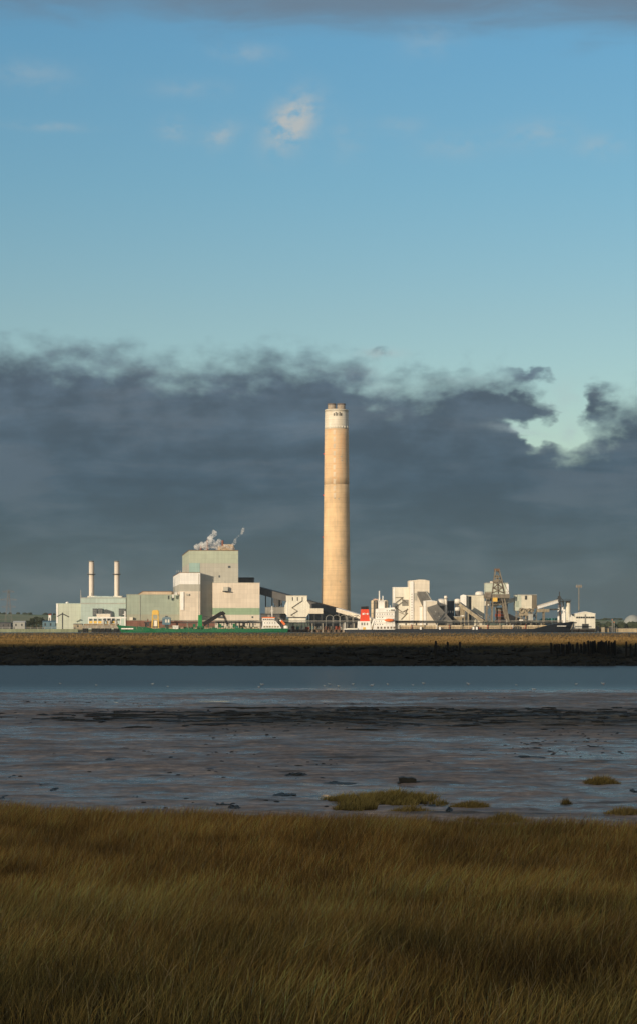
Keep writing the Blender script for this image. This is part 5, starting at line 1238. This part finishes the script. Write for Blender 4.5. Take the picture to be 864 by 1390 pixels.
lb = MB(); lb.ball((X(527.6, D), D + 1.2, Z(841.9, D)), 4.1, 1.4, 1.35, 16, 8); lb.build('lifeboat', orange, t, True)
for a in (523.5, 531.5): MB().beam((X(a, D), D + 2.8, Z(844.6, D)), (X(a, D), D + .7, Z(838.5, D)), .35).build('davit', white, t)
st = MB().beam((X(502.5, D), D + 5, Z(853, D)), (X(507.5, D), D + 5, Z(840, D)), 1.2).build('ladder', white, t)
MB().beam((X(766.6, D), D + 10, Z(846, D)), (X(766.6, D), D + 10, Z(827, D)), 2.0).build('fore_mast', white, t)
MB().px(764.6, 768.8, 830, 831, D + 9, 2.5).build('mast_arm', white, t)
MB().fpx([(771, 843.6), (772, 839), (774, 837), (777, 836), (779.5, 838), (781.5, 843.8)], D + 9, 4).build('bow_windlass', pale_block, t)
for a, b_ in ((773, 833.4), (776.4, 834.4)): MB().beam((X(a, D), D + 9, Z(843, D)), (X(a, D), D + 9, Z(b_, D)), .7).build('bow_post', white, t)
MB().px(719, 741, 848.6, 852.6, D + 4, 12).build('fore_hatch', hatch_m, t)

# ------------------------------------------------------------------ cloud behind the camera that shades the near shore
if True:
    alt = 640.0; dist = alt/tan(R(SUN_EL)); sx_, sy_ = S.x/cos(R(SUN_EL)), S.y/cos(R(SUN_EL))
    mb = MB(); rs = random.Random(3)
    # lumps placed over the ground area they shade: ground point (gx, gy) -> cloud point
    for i in range(13):
        for j in range(11):
            gx_ = -900 + i*150 + rs.uniform(-30, 30); gy_ = -1180 + j*142 + rs.uniform(-20, 20)
            gy_ = min(gy_, 178)
            r = rs.uniform(115, 135)
            mb.ball((gx_ + sx_*dist, gy_ + sy_*dist, alt + rs.uniform(-8, 14)), r, r*.95 if gy_ < 165 else 105, rs.uniform(22, 34), 20, 10, .04)
    cm = mat('cloud_white', (.8, .8, .8), .95, .05, .005, 0)
    tag(mb.build('cloud', cm, None, True), 'low cloud bank overhead behind the viewer', 'cloud', kind='stuff')

# ------------------------------------------------------------------ air
m, nt_, b = new_mat('air'); nt_.nodes.remove(b)
v = nt_.nodes.new('ShaderNodeVolumePrincipled'); v.inputs['Color'].default_value = (.80, .92, 1, 1); v.inputs['Density'].default_value = 3.0e-5; v.inputs['Anisotropy'].default_value = .2
nt_.links.new(v.outputs[0], nt_.nodes['Material Output'].inputs['Volume'])
tag(MB().box(-9600, 9600, -3100, 9600, -2.2, 222).build('haze', m), 'thin even haze over the estuary', 'haze', kind='stuff')

# ------------------------------------------------------------------ render settings
vs = scene.view_settings; vs.view_transform = 'Standard'; vs.look = 'None'; vs.exposure = 0.0; vs.gamma = 1.0; vs.use_curve_mapping = False
scene.render.engine = 'CYCLES'
c = scene.cycles; c.use_denoising = True; c.max_bounces = 14; c.diffuse_bounces = 3; c.glossy_bounces = 3; c.transmission_bounces = 2; c.volume_bounces = 12; c.transparent_max_bounces = 6
c.volume_step_rate = 1.0; c.volume_max_steps = 128
try: c.denoiser = 'OPENIMAGEDENOISE'
except Exception: pass
